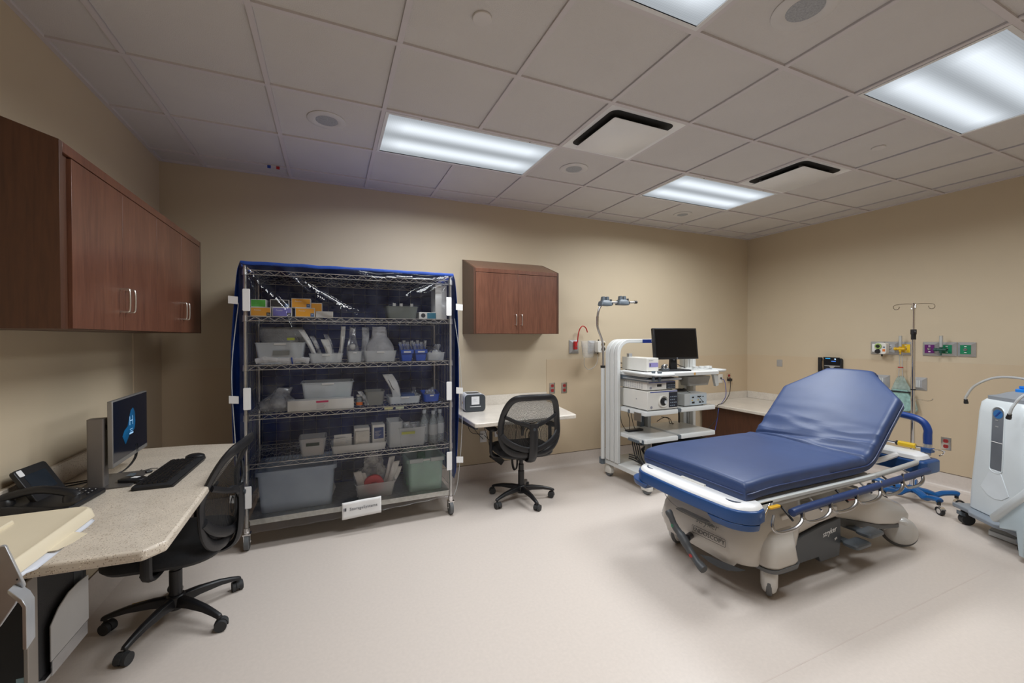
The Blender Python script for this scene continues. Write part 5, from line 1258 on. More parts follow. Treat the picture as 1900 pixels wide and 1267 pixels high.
for sg in (-1, 1):
    def cb(z, e_, k_):
        P_ = [p for p in fo(z, e_)]
        yc_ = lambda y: (y if sg < 0 else 2*YC-y)
        base_ = [(XF0+e_-.004, -2.40-k_)] + [(XF0+.12-(.12-e_)*math.sin(R(a)), yn+e_+(.14-e_)*(1-math.cos(R(a)))) for a in range(90, -1, -15)] + [(XF1-.03, yn+.012+e_), (XF1-.03, -2.40-k_)]
        return [V((x, yc_(y), z)) for x, y in base_]
    obj('corner_bumper', B().loft([cb(.452, .012, .035), cb(.458, .006, .03), cb(.4895, .001, 0)]), bumper, fb, bev=.004)
b = B().loft([fo(z, e_) for z, e_ in ((.5622, .010), (.574, .016), (.583, .028), (.587, .045), (.589, .070))])
cap = obj('foot_cap', b, white, t)
for yy, sg in ((-1.90, 1), (-2.50, -1)):
    arc = [V((XF0+.085+.038*math.cos(R(a)), yy+sg*.05*math.sin(R(a)), .5895)) for a in range(100, 215, 9)]
    obj('arc_mark', B().tube(arc, [.0008+.0030*math.sin(PI*i/(len(arc)-1)) for i in range(len(arc))], 6, flat=1.2), mat('arc_grey', (.06, .08, .13), .5), cap)
text('lettering', 'Fowler', .028, mat('faint_blue_ink', (.35, .42, .55), .5), cap, (XF0+.125, -2.33, .5902), (0, -1, 0), (1, 0, 0), .0005)
obj('cpr_release', B().box(3.215, 3.26, -2.30, -2.12, .570, .598), warmw, t, bev=.004)
obj('release_lever', B().loft([ring(3.37, -2.615, z, .085, .022, .010) for z in (.556, .568)]), mat('amber_lever', (.75, .42, .02), .4), t, bev=.003)
# pedestal hood over the chassis
def rr(cx, w_, hw_, z, r_): return [V((x, y, z)) for x, y in rrect(cx, YC, w_, 2*hw_, r_, 6)]
b = B().loft([rr(3.90, 1.25, .23, .34, .12), rr(3.90, 1.15, .22, .42, .14), rr(3.92, 1.02, .20, .50, .14), rr(3.95, .90, .18, .545, .13)])
obj('lift_hood', b, mat('hood_dark', (.33, .33, .31), .35), t)
# foot hood, a bowed shell
fs = []
for z, x0_, x1_, hw_, r_ in ((.148, 3.335, 3.74, .345, .10), (.155, 3.325, 3.76, .352, .11), (.24, 3.300, 3.80, .358, .13), (.33, 3.305, 3.86, .350, .15), (.40, 3.325, 3.92, .325, .16), (.455, 3.36, 3.96, .29, .16), (.50, 3.42, 4.00, .25, .15), (.525, 3.50, 4.0, .20, .13), (.53, 3.56, 3.95, .14, .10)):
    rg = []
    for x, y in rrect((x0_+x1_)/2, YC, x1_-x0_, 2*hw_, r_, 7):
        fr_ = max(0, 1-(x-x0_)/.25)
        yy = (y-YC)/hw_
        zz = z
        if z < .16: zz = z - .030*fr_*math.cos(yy*2.3)**1 * (abs(yy) < .7) + .030*(abs(yy) > .75)*1
        rg.append(V((x - .035*(1-yy*yy)*fr_, y, zz)))
    fs.append(rg)
fh = obj('foot_hood', B().loft(fs), bedbeige, t)
# shoulders over the two foot casters
for sd in (-1, 1):
    rs = []
    for z, cx, w_, hy, off in ((.190, 3.525, .24, .075, .345), (.205, 3.525, .26, .085, .340), (.26, 3.53, .26, .085, .325), (.32, 3.56, .27, .08, .295), (.37, 3.60, .28, .06, .27), (.395, 3.63, .22, .03, .26)):
        rs.append([V((x, y, z)) for x, y in rrect(cx, YC+sd*off, w_, 2*hy, .06, 6)])
    obj('shoulder', B().loft(rs), bedbeige, fh)
    rs = [[V((x, y, z)) for x, y in rrect(3.53, YC+sd*.345, w_, .15+e_, .06, 6)] for z, w_, e_ in ((.158, .22, -.01), (.168, .26, .01), (.189, .27, .015))]
    obj('shoulder_skirt', B().loft(rs), tyre, fh)
# head hood with sloping lid
hs_ = []
for x, z0_, z1_, hw_ in ((4.15, .26, .38, .22), (4.28, .27, .395, .27), (4.42, .245, .405, .33), (4.58, .205, .395, .355), (4.76, .175, .345, .36), (4.92, .168, .285, .355), (4.965, .170, .250, .345)):
    hs_.append([V((x, YC-hw_, z0_)), V((x, YC-hw_-.004, (z0_+z1_)/2)), V((x, YC-hw_+.02, z1_-.02)), V((x, YC-hw_+.06, z1_)), V((x, YC+hw_-.06, z1_)), V((x, YC+hw_-.02, z1_-.02)), V((x, YC+hw_+.004, (z0_+z1_)/2)), V((x, YC+hw_, z0_))])
hh = obj('head_hood', B().loft(hs_), bedbeige, t, bev=.012, seg=3)
hs2 = [[V((x, YC-hw_, z0_-dz)), V((x, YC-hw_, z0_)), V((x, YC+hw_, z0_)), V((x, YC+hw_, z0_-dz))] for x, z0_, hw_, dz in ((4.15, .258, .215, .08), (4.30, .266, .262, .06), (4.45, .236, .330, .035), (4.62, .194, .350, .028), (4.80, .171, .357, .026), (4.97, .169, .345, .026))]
obj('head_skirt', B().loft(hs2), tyre, hh, bev=.003)
# dark side panels between the hoods
for sd in (-1, 1):
    y = YC + sd*.315
    P_ = [(3.60, .09), (3.60, .215), (3.78, .280), (3.98, .310), (4.16, .320), (4.165, .18), (4.15, .085), (3.96, .085), (3.94, .12), (3.76, .12), (3.74, .09)]
    pn = obj('side_panel', B().prism([(x, y, z) for x, z in P_], (0, sd*.03, 0)), charcoal if sd < 0 else tyre, t, bev=.004)
    P2 = [(3.60, .220), (3.78, .285), (3.98, .315), (4.165, .325), (4.16, .39), (4.0, .41), (3.80, .43), (3.62, .42)]
    obj('side_ridge', B().prism([(x, y+sd*.012, z) for x, z in P2], (0, -sd*.12, 0)), bedbeige, t, bev=.006)
    if sd < 0:
        text('lettering', 'stryker', .048, label_w, pn, (4.045, y-.031, .255), (1, 0, .12), (0, 0, 1), .0006, font_shear=.25)
        text('lettering', 'SM', .020, label_w, pn, (4.11, y-.031, .200), (1, 0, .3), (0, 0, 1), .0006)
obj('chassis_bar', B().box(3.50, 4.85, YC-.10, YC+.10, .13, .34), charcoal, t, bev=.01)
# warning ring on the hood
obj('warning_ring', B().tube([V((4.33+.060*math.cos(i*PI/12), YC-.295+.0*i, .400)) + V((0, .035*math.sin(i*PI/12), .012*math.sin(i*PI/12)*0+.006)) for i in range(24)], .0028, 5, closed=True), red, t)
obj('warning_bar', B().box(4.305, 4.355, YC-.300, YC-.290, .4065, .409), ink, t)
# lettering on the foot hood, on its bowed face
def ffx(y, z):   # x of the foot face
    yy = (y-YC)/.356; k_ = {True: 3.298, False: 3.298}[True] + .018*max(0, (z-.30)/.15)**2*1.9
    return k_ - .035*(1-yy*yy) - .0035
def on_face(s_, size, y0_, z0_, m, nm='lettering', shear=0, gap=0):
    o_ = text(nm, s_, size, m, fh, (0, 0, 0), (1, 0, 0), (0, 1, 0), .0006, font_shear=shear)
    for v in o_.data.vertices:
        u, w2, dep = v.co; y = y0_ - u; z = z0_ + w2; v.co = V((ffx(y, z) - dep - gap, y, z))
on_face('ENDOSCOPY', .036, -2.286, .284, mat('hood_ink', (.05, .05, .05), .5))
on_face('stryker', .052, -2.275, .352, mat('hood_grey_ink', (.20, .20, .19), .5), shear=.2, gap=.003)
fr_pts = [(-2.286+a, .284+c_) for a, c_ in rrect(0, 0, .225, .044, .008, 3)]
obj('label_frame', B().tube([V((ffx(y, z)-.001, y, z)) for y, z in fr_pts], .0012, 4, closed=True), ink, fh)
wave = [(-2.22, .150), (-2.30, .172), (-2.38, .178), (-2.46, .185), (-2.50, .190), (-2.46, .165), (-2.40, .142), (-2.34, .132), (-2.28, .136)]
obj('lower_badge', B().prism([V((ffx(y, .2)+.004, y-.01, z-.004)) for y, z in wave], (-.0045, 0, 0)), charcoal, fh)
arc = [V((ffx(YC+.30*math.cos(R(a)), .43)+.004 if False else ffx(YC+.27*math.cos(R(a)), .42-.10*math.sin(R(a)))+.0015, YC+.27*math.cos(R(a)), .43-.075*math.sin(R(a)))) for a in range(5, 176, 6)]
obj('moulded_line', B().tube(arc, .0018, 5), mat('hood_line', (.38, .36, .33), .4), fh)
# casters
wheelw = mat('wheel_cover', (.60, .59, .57), .3, coat=.3)
def bed_caster(x, y, rz):
    c = thing('caster', None, None, (0, 0, 0)); c.parent = t
    bpy.data.objects.remove(c)
    Mz = Matrix.Rotation(rz, 3, 'Z'); o0 = V((x, y, 0))
    def P(v): return o0 + Mz @ V(v)
    b = B()
    tr = .035   # trail
    for s_ in (1,):
        prof = [(.001, -.016), (.088, -.016), (.098, -.013), (.1015, -.006), (.1015, .006), (.098, .013), (.088, .016), (.001, .016)]
        rings_ = []
        for r_, h_ in prof: rings_.append([P((tr + r_*math.cos(2*PI*k/36), h_, .1015 + r_*math.sin(2*PI*k/36))) for k in range(36)])
        b.loft(rings_)
    w_ = obj('wheel', b, tyre, t)
    b = B()
    rings_ = []
    for r_, h_ in ((.001, .044), (.055, .042), (.080, .034), (.091, .022), (.093, .017), (.093, -.017), (.091, -.022), (.080, -.034), (.055, -.042), (.001, -.044)): rings_.append([P((tr + .008 + r_*math.cos(2*PI*k/36), h_, .1125 + r_*math.sin(2*PI*k/36))) for k in range(36)])
    b.loft(rings_)
    b.loft([[P((px_, py_, z)) for px_, py_ in rrect(.004, 0, w2, h2, .02)] for z, w2, h2 in ((.222 if x < 4 else .192, .14, .088), (.175, .165, .084), (.13, .16, .076), (.10, .12, .070))])
    obj('wheel_cover', b, wheelw, t, bev=.004)
for x, y, rz in ((3.53, -2.48, R(214)), (4.84, -2.47, R(-66)), (3.52, -1.83, R(200)), (4.835, -1.83, R(-50))): bed_caster(x, y, rz)
# butterfly brake pedal at the foot end
pc = V((3.115, -2.245, .275))
pts = spl([(3.10, -2.135, .405), (3.10, -2.165, .37), (3.105, -2.19, .325), (3.112, -2.235, .285), (3.112, -2.29, .235), (3.11, -2.345, .195), (3.105, -2.40, .175)], 5)
pdl = obj('brake_pedal', B().tube(pts, [.017, .021, .022, .021, .019]+[.018]*4+[.021]*5+[.026]*5+[.021]*5+[.020, .020, .022, .024, .025, .025, .023], 10, flat=1.0), mat('pedal_grey', (.055, .058, .062), .5), t)
obj('pedal_shaft', B().cyl((3.115, -2.245, .262), (3.30, -2.13, .215), .012).cyl((3.20, -2.19, .240), (3.30, -2.13, .215), .020), black, pdl)
obj('brake_mark', B().cyl((3.092, -2.318, .215), (3.0905, -2.318, .2148), .012), red, pdl)
obj('steer_mark', B().cyl((3.086, -2.185, .335), (3.0845, -2.185, .3352), .009), green, pdl)
# side pump pedals
for dx, dz in ((0, 0), (.14, .045)):
    obj('pump_pedal', B().loft([[V((4.24+dx+px_, -2.56+py_, .150+dz+z)) for px_, py_ in rrect(0, 0, .16*k_, .09*k_, .02)] for z, k_ in ((0, .85), (.008, 1), (.022, 1), (.030, .85))]).box(4.20+dx, 4.26+dx, -2.54, -2.38, .150+dz, .166+dz), mat('pump_grey', (.10, .115, .13), .4), t, bev=.003)
# folded side rail: blue top tube, chrome hoops hanging under it
for sd in (-1, 1):
    yr = YC + sd*.475
    tr_ = spl([(3.47, yr, .520), (3.60, yr, .530), (4.2, yr, .545), (4.75, yr, .560), (4.90, yr+sd*.0, .565)], 8)
    br = obj('side_rail', B().tube(tr_, [.012]+[.021]*(len(tr_)-2)+[.014], 12, up=(0, 0, 1)), railb, t)
    for k in range(6):
        x = 3.46 + .25*k; z = .500+.010*k
        hp_ = [(x-.13, yr+sd*.000, z+.030), (x-.165, yr+sd*.016, z+.002), (x-.170, yr+sd*.026, z-.022), (x-.135, yr+sd*.034, z-.042), (x-.02, yr+sd*.034, z-.044), (x+.050, yr+sd*.028, z-.026), (x+.085, yr+sd*.012, z-.002), (x+.090, yr, z+.022)]
        obj('rail_hoop', B().tube(spl(hp_, 4), .0095, 8, flat=.8), mat('rail_steel', (.42, .41, .40), .25, 1) if k == 0 else bpy.data.materials['rail_steel'], br)
        obj('hoop_pivot', B().cyl((x+.05, yr-sd*.08, z+.02), (x+.02, yr+sd*.004, z-.02), .006).ball((x+.05, yr-sd*.01, z+.012), .013), chrome if k % 2 else black, br)
obj('rail_bracket', B().box(3.30, 3.42, -2.575, -2.565, .535, .575), lgrey, t, bev=.002)
obj('frame_stub', B().cyl((3.30, -2.60, .50), (3.40, -2.57, .56), .008), chrome, t)
# head end: blue corner bumpers, white cap, push handles, folded IV rod
b = B().loft([[V((x, y, z)) for x, y in rrect(5.065, YC, .215-e_, .88-e_, .03)] for z, e_ in ((.505, .02), (.515, 0), (.59, 0), (.60, .02))])
hb = obj('head_bumper', b, bumper, t, bev=.004)
b = B().loft([[V((x, y, z)) for x, y in rrect(5.05, YC, .17-e_, .82-e_*2, .04)] for z, e_ in ((.601, 0), (.628, .01), (.640, .05))])
obj('head_cap', b, white, t, bev=.003)
for sd in (-1, 1):
    y = YC+sd*.385
    hp_ = [(5.12, y, .700), (5.12, y, .76), (5.12, y, .80), (5.12, y-sd*.02, .845), (5.12, y-sd*.06, .87), (5.12, y-sd*.12, .882), (5.12, y-sd*.20, .888), (5.12, y-sd*.27, .888)]
    hd = obj('push_handle', B().tube(spl(hp_, 5), .0235, 14), mat('handle_blue', (.01, .045, .22), .4), t)
    obj('handle_post', B().cyl((5.12, y, .62), (5.12, y, .705), .019).m(1).box(5.09, 5.15, y-.028, y+.028, .640, .672), [alu, bumper], hd, bev=.003)
obj('folded_rod', B().cyl((5.12, YC-.40, .664), (5.10, YC+.36, .684), .008), chrome, t)
obj('rod_sleeve', B().cyl((5.119, YC-.32, .667), (5.117, YC-.22, .669), .019).m(1).cyl((5.1168, YC-.215, .669), (5.1165, YC-.205, .669), .017), [yellow, black], t, bev=.003)
obj('rod_hook', B().tube(spl([(5.12, YC-.40, .664), (5.14, YC-.44, .664), (5.18, YC-.45, .655), (5.19, YC-.44, .63), (5.17, YC-.43, .62)], 5), .005, 6), chrome, t)
rebase(t, (4.1, YC, 0))
# ================================================================ IV stand
t = thing('iv_stand', 'chrome IV pole with four hooks on a blue five-leg wheeled base', 'IV stand', (5.965, -2.12, 0))
for k in range(5):
    a = R(20+72*k); d = V((math.cos(a), math.sin(a), 0))
    lg = spl([d*.01 + V((0, 0, .110)), d*.09 + V((0, 0, .100)), d*.15 + V((0, 0, .082)), d*.20 + V((0, 0, .104)), d*.27 + V((0, 0, .118)), d*.295 + V((0, 0, .112))], 4)
    obj('leg', B().tube(lg, [.025]*8+[.022]*(len(lg)-8), 8, flat=1.25), ivblue, t)
    c = d*.285; s_ = V((-d.y, d.x, 0)); wc = c + d*.016 + V((0, 0, .033))
    b = B().m(1).cyl(wc - s_*.012, wc + s_*.012, .033, n=22).m(0).cyl(wc - s_*.0135, wc + s_*.0135, .020, n=16)
    b.loft([[wc + s_*w_ + (d*math.cos(R(q_)) + V((0, 0, 1))*math.sin(R(q_)))*.037 for q_ in range(20, 191, 15)] + [wc + s_*w_ + (d*math.cos(R(q_)) + V((0, 0, 1))*math.sin(R(q_)))*.034 for q_ in range(190, 19, -15)] for w_ in (-.017, .017)])
    b.m(1).cyl(c + V((0, 0, .075)), c + V((0, 0, .105)), .013)
    obj('caster', b, [chrome, rubber], t)
obj('hub', B().lathe([(.001, .085), (.045, .085), (.045, .115), (.024, .14), (.001, .142)], n=24), ivblue, t)
obj('pole', B().cyl((0, 0, .14), (0, 0, 1.485), .0145, n=20).m(0).cyl((0, 0, 1.50), (0, 0, 1.75), .0095, n=16), chrome, t)
b = B().cyl((0, 0, 1.485), (0, 0, 1.53), .021).cyl((0, 0, 1.44), (0, 0, 1.49), .0175)
cl = obj('height_clamp', b, black, t, bev=.002)
obj('knob', B().cyl((-.015, -.01, 1.505), (-.048, -.03, 1.508), .006).ball((-.056, -.035, 1.508), .013, (.8, .8, 1)), black, cl)
obj('pole_cap', B().cyl((0, 0, 1.735), (0, 0, 1.765), .013), chrome, t)
for k in range(4):
    a = R(28+90*k); d = V((math.cos(a), math.sin(a), 0))
    obj('hook', B().tube(spl([V((0, 0, 1.752)), d*.05 + V((0, 0, 1.758)), d*.115 + V((0, 0, 1.752)), d*.132 + V((0, 0, 1.738)), d*.128 + V((0, 0, 1.715)), d*.112 + V((0, 0, 1.708)), d*.098 + V((0, 0, 1.718)), d*.092 + V((0, 0, 1.735))], 5), .0036, 6), chrome, t)
obj('lower_hook', B().tube(spl([V((0, -.0, .905)), V((.05, -.04, .905)), V((.10, -.06, .895)), V((.13, -.075, .90)), V((.14, -.08, .915))], 5), .0035, 6).cyl((0, 0, .895), (0, 0, .915), .019), chrome, t)
obj('tube_ring', B().cyl((0, 0, .99), (0, 0, 1.0), .018), black, t)
# clear suction canister bag hanging at the right wall
t = thing('breathing_bag_kit', 'clear plastic bag of green tinted tubing hanging on the right wall', 'bag', (6.61, -1.76, .70))
def bg(u, v):
    w_ = (.02 + .13*v**.8)*(1 if v < .9 else 1-(v-.9)*2)
    return V((-.004 - .028*math.sin(PI*u)*v, (u-.5)*2*w_ + .012*nz(u*4, v*5, 1)*v, .36*(1-v) + .012*nz(u*7, v*4, 6)))
obj('film', B().grid(bg, 18, 24), clear('greenish_film', (.80, .90, .87), .1, .45, 1.45, (.55, .66, .62), .2), t, solid=.001)
obj('contents', B().loft([ring(-.018, 0, z, .022, w_, .010) for z, w_ in ((.01, .16), (.05, .22), (.12, .19), (.22, .12))]), mat('teal_contents', (.30, .50, .46), .5, amt=.3, scale=30, bump=.4), t)
obj('dark_band', B().box(-.040, -.006, -.10, .085, .195, .207), black, t, bev=.002)
for s_ in (-1, 1): obj('tube', B().tube(spl([(-.01, s_*.018, .34), (-.012, s_*.012, .45), (-.012, s_*.010, .60), (-.016, s_*.006, .64)], 5), .0035, 6), tubec, t)
obj('red_tie', B().box(-.018, -.008, -.020, .022, .445, .455), red, t)
# ---------------------------------------------------------------- wall plates
def plate(name, label, cat, wall, u, z, w_, h_, d_=.028, group=None, m=alu):
    """chamfered metal plate; wall 'b': u is x; wall 'r': u is y"""
    loc, rz = ((u, -.0035, z), 0) if wall == 'b' else ((W-.0035, u, z), R(-90))
    t = thing(name, label, cat, loc, rz, group)
    rg = [[V((x, y, z_)) for x, z_ in ((-w_/2+e_, -h_/2+e_), (w_/2-e_, -h_/2+e_), (w_/2-e_, h_/2-e_), (-w_/2+e_, h_/2-e_))] for y, e_ in ((0, 0), (-.004, 0), (-d_, min(w_, h_)*.22 if d_ > .02 else .006))]
    obj('plate', B().loft(rg), m, t)
    return t, d_
def outlet(label, wall, u, z, kind='red', group=None, scale=1):
    t, d_ = plate('wall_outlet', label, 'outlet', wall, u, z, .072*scale, .118*scale, .006, group, nickel if kind != 'white' else white)
    for s_ in (-1, 1):
        sk = obj('socket', B().loft([[V((x, y, zz)) for x, zz in rrect(0, s_*.026, .036, .034, .012)] for y in (-.006, -.010)]), dred if kind == 'red' else (cardw if kind != 'grey' else lgrey), t, bev=.001)
        for dx in (-.007, .007): obj('slot', B().box(dx-.0012, dx+.0012, -.0106, -.0099, s_*.026-.002, s_*.026+.008), ink, sk)
    return t
outlet('left of two red steel outlets between the desk and the cart', 'b', 3.482, .897)
outlet('right of two red steel outlets between the desk and the cart', 'b', 3.636, .893)
outlet('white outlet under the printer desk, left of the chair post', 'b', 2.665, .435, 'white')
t, d_ = plate('wall_outlet', 'single round-socket plate under the printer desk behind the armrest', 'outlet', 'b', 2.83, .46, .075, .085, .006, None, white); obj('socket', B().lathe([(.001, -.004), (.020, -.004), (.022, 0)], (0, -.006, 0), ax='y', n=20), mat('socket_tan', (.30, .24, .20), .5), t)
t, d_ = plate('network_plate', 'white network plate on the back wall beside the corner counter', 'wall plate', 'b', 6.115, .895, .08, .118, .005, None, warmw); obj('jack', B().box(-.010, .012, -.0165, -.005, -.002, .016), charcoal, t)
t = outlet('red outlet with a black plug above the corner counter', 'b', 6.275, .905); obj('plug', B().box(-.030, .030, -.036, -.0107, -.052, -.014), black, t, bev=.004)
outlet('red steel outlet low on the right wall beside the white machine', 'r', -2.091, .435, 'red')
outlet('grey outlet low on the right wall, left of the red one', 'r', -1.955, .440, 'grey')
t, d_ = plate('wall_outlet', 'small square steel plate low in the back right corner of the room', 'wall plate', 'r', -.47, 1.12, .072, .09, .005, None, alu)
for u, w in ((-1.585, 'behind the backrest'), (-1.885, 'right of the IV pole')):
    t, d_ = plate('vacuum_slide', 'grey chamfered slide plate on the right wall, ' + w, 'wall plate', 'r', u, .992, .128, .130)
    for k in range(3): obj('rib', B().box(-.022+k*.016, -.012+k*.016, -d_-.004, -d_+.001, -.035, .035), lgrey, t, bev=.001)
# back wall gas outlets
t, d_ = plate('gas_outlet', 'steel gas outlet plate with a red connector, left of the hanger pole', 'gas outlet', 'b', 3.765, 1.356, .125, .155)
obj('red_connector', B().box(-.024, .012, -.060, -d_, -.03, .062), red, t, bev=.003)
obj('valve_pin', B().cyl((-.006, -.066, .004), (-.006, -.060, .004), .006), steel, t)
obj('red_hose', B().tube(spl([(.018, -.05, .05), (.020, -.06, .13), (.035, -.07, .20), (.07, -.075, .235), (.115, -.07, .215), (.145, -.06, .165)], 6), .0065, 8), red, t)
t, d_ = plate('gas_outlet', 'second steel gas outlet plate behind the white suction regulator', 'gas outlet', 'b', 4.02, 1.350, .125, .150)
t = thing('canister', 'clear ribbed suction canister hung between the two back wall plates', 'canister', (3.885, -.115, 1.235))
obj('jar', B().loft([ring(0, 0, z, w_, w_*.9, .03) for z, w_ in ((0, .10), (.004, .105), (.18, .135), (.185, .145), (.19, .145), (.19, .132), (.008, .10))]), glassy, t)
for k in range(8): obj('rib', B().tube([V((x, y, .03+k*.018)) for x, y in rrect(0, 0, .109+k*.0036, .099+k*.0032, .03)], .0014, 4, closed=True), glassy, t)
obj('hanger', B().box(-.02, .02, .06, .111, .12, .15), glassy, t)
t = thing('suction_regulator', 'white suction regulator with two round gauges on the back wall plate', 'regulator', (4.085, -.06, 1.30))
obj('body', B().loft([[V((x, y, z)) for x, z in rrect(0, .055, .105, .135, .02)] for y in (-.035, .03)]), warmw, t, bev=.004)
for z, c_, r_ in ((.085, green, .026), (.028, black, .024)):
    g = obj('gauge', B().lathe([(.001, -.010), (r_, -.010), (r_, 0)], (.018, -.035, z), ax='y', n=24), c_ if c_ != green else mat('gauge_face', (.45, .35, .20), .4, amt=.5, scale=30), t)
    if c_ == green: obj('gauge_knob', B().lathe([(.001, -.018), (.012, -.018), (.014, -.0102)], (.018, -.035, z), ax='y', n=16), black, g)
obj('outlet_nipple', B().cyl((-.03, 0, -.03), (-.03, 0, -.012), .006), black, t)
obj('top_knob', B().cyl((-.02, 0, .123), (-.02, 0, .138), .008), black, t)
cable('tube', [(4.055, -.06, 1.27), (4.055, -.06, 1.22), (4.03, -.07, 1.16), (3.97, -.08, 1.11), (3.90, -.08, 1.10), (3.85, -.09, 1.15), (3.84, -.11, 1.232)], .003, tubec, 'thin milky tube sagging from the regulator to the canister')
# right wall gas outlets
for k, (u, w) in enumerate(((-1.54, 'far left of the right wall row, white insert'), (-1.665, 'behind the round-gauge regulator'), (-1.79, 'behind the IV pole with a yellow insert'), (-1.975, 'with a purple insert'), (-2.10, 'with a green insert behind the flowmeter'), (-2.228, 'with a green insert, right end of the row'))):
    t, d_ = plate('gas_outlet', 'steel gas outlet plate ' + w, 'gas outlet', 'r', u, 1.345, .122, .135)
    c_ = [white, alu, yellow, purple, green, green][k]
    p_ = obj('insert', B().box(-.036, .036, -d_-.0025, -d_+.001, -.042, .042), c_, t)
    obj('port', B().lathe([(.006, -.006), (.013, -.005), (.014, 0)], (0, -d_-.002, 0), ax='y', n=18), chrome, p_)
    for s_ in (-1, 1): obj('legend', B().box(-.008, .008, -d_-.0032, -d_-.0025, s_*.028-.003, s_*.028+.003), label_w, p_)
t = thing('suction_regulator', 'white regulator with green and black dials on the right wall row', 'regulator', (W-.075, -1.610, 1.28), R(-90))
obj('body', B().loft([[V((x, y, z)) for x, z in rrect(0, .062, .10, .12, .025)] for y in (-.03, .035)]), warmw, t, bev=.004)
g = obj('gauge', B().lathe([(.001, -.010), (.030, -.010), (.030, 0)], (-.018, -.03, .085), ax='y', n=24), mat('gauge_green', (.35, .50, .15), .4, amt=.5, scale=25), t)
obj('gauge_knob', B().lathe([(.001, -.020), (.016, -.020), (.018, -.0102)], (-.018, -.03, .085), ax='y', n=16), black, g)
obj('dial', B().lathe([(.001, -.014), (.022, -.014), (.024, 0)], (-.022, -.03, .030), ax='y', n=24), black, t)
obj('orange_label', B().box(.018, .042, -.0312, -.0300, .03, .055), mat('orange_lbl', (.72, .20, .04), .5), t)
obj('blue_label', B().box(.022, .040, -.0312, -.0300, .068, .082), mat('slate_lbl', (.10, .14, .25), .5), t)
obj('nipple', B().cyl((0, 0, -.022), (0, 0, .004), .007), black, t)
def flowmeter(label, u, m1):
    t = thing('flowmeter', label, 'flowmeter', (W-.075, u, 1.31), R(-90))
    obj('body', B().cyl((-.03, 0, .03), (.04, 0, .03), .014).cyl((0, 0, .0), (0, 0, .055), .012).cyl((.0, 0, .03), (0, .04, .03), .012), m1, t, bev=.002)
    obj('sight_tube', B().cyl((-.0, 0, .055), (-.0, 0, .165), .013), tubec, t)
    obj('knob', B().cyl((-.05, 0, .03), (-.03, 0, .03), .016), m1, t)
    obj('nipple', B().cyl((0, 0, -.025), (0, 0, 0), .006), m1, t)
    return t
flowmeter('yellow flowmeter with a milky sight tube beside the IV pole', -1.765, mat('meter_yellow', (.70, .42, .01), .4))
flowmeter('dark green flowmeter with a milky sight tube between green inserts', -2.075, mat('meter_green', (.01, .07, .05), .4))
# wall phone
t = thing('wall_phone', 'black wall phone with lit blue display above the raised backrest', 'phone', (W-.005, -1.09, 1.02), R(-90))
obj('body', B().loft([[V((x, y, z)) for x, z in rrect(.028, .095, .19, .20, .02)] for y in (0, -.035)]), blackm, t, bev=.004)
obj('display', B().prism([(-.062, -.036, .115), (.108, -.036, .115), (.108, -.050, .205), (-.062, -.050, .205)], (0, .012, 0)), mat('phone_display', (.006, .008, .012), .2), t)
pd = bpy.data.objects['body']
for x0, x1, z0, z1, cc in ((-.040, .012, .185, .195, (.03, .30, .62)), (.055, .072, .178, .192, (.45, .62, .8)), (.020, .068, .155, .163, (.05, .16, .55))): obj('screen_field', B().prism([(x0, -.0365-(z0-.115)*.156-.0008, z0), (x1, -.0365-(z0-.115)*.156-.0008, z0), (x1, -.0365-(z1-.115)*.156-.0008, z1), (x0, -.0365-(z1-.115)*.156-.0008, z1)], (0, -.0006, 0)), mat('lit_field', cc, .3, emit=.8), t)
obj('silver_wing', B().prism([(-.06, -.0355, .108), (.108, -.0355, .108), (.105, -.0355, .100), (.055, -.0355, .098), (.035, -.0355, .075), (.012, -.0355, .075), (-.005, -.0355, .098), (-.055, -.0355, .102)], (0, -.003, 0)), alu, t)
obj('handset', B().loft([[V((x, y, z)) for x, y in rrect(-.098, -.045, .045, .030, .012)] for z in (.02, .06)] + [[V((x, y, z)) for x, y in rrect(-.098, -.052, .040, .026, .012)] for z in (.10, .15)] + [[V((x, y, z)) for x, y in rrect(-.098, -.045, .045, .032, .012)] for z in (.175, .200)]), black, t, bev=.003)
# power brick and coiled lead hanging under the printer desk
t = thing('power_adapter', 'black power adapter brick hanging tilted under the printer desk', 'power adapter', (2.70, -.30, .25), 0)
Mb = Matrix.Rotation(R(38), 3, 'Y')
b = B(); v = [V((0, 0, .03)) + Mb @ V((x, y, z)) for x in (-.075, .075) for y in (-.02, .02) for z in (-.03, .03)]
vv = [b.bm.verts.new(q_) for q_ in v]; b._n([b.bm.faces.new([vv[i] for i in f]) for f in ((0,1,3,2),(4,6,7,5),(0,4,5,1),(2,3,7,6),(0,2,6,4),(1,5,7,3))])
obj('brick', b, black, t, bev=.006)
obj('lead', B().tube(spl([(-.06, 0, .08), (-.075, .05, .22), (-.09, .12, .33), (-.06, .20, .40), (.0, .22, .43)], 6), .003, 6), black, t)
t = thing('coiled_lead', 'bundled loops of black lead hanging under the printer desk', 'cable', (2.88, -.33, .14), 0)
for k in range(4): obj('loop', B().tube([V((.008*k-.01 + .028*math.sin(i*PI/10) + .03*(.11-.11*math.cos(i*PI/10)-.1), .006*k, .11+.10*math.cos(i*PI/10))) for i in range(20)], .0032, 6, closed=True), black, t)
obj('tail', B().tube(spl([(.0, 0, .20), (.02, .03, .30), (.05, .08, .42), (.04, .12, .55)], 6), .003, 6), black, t)
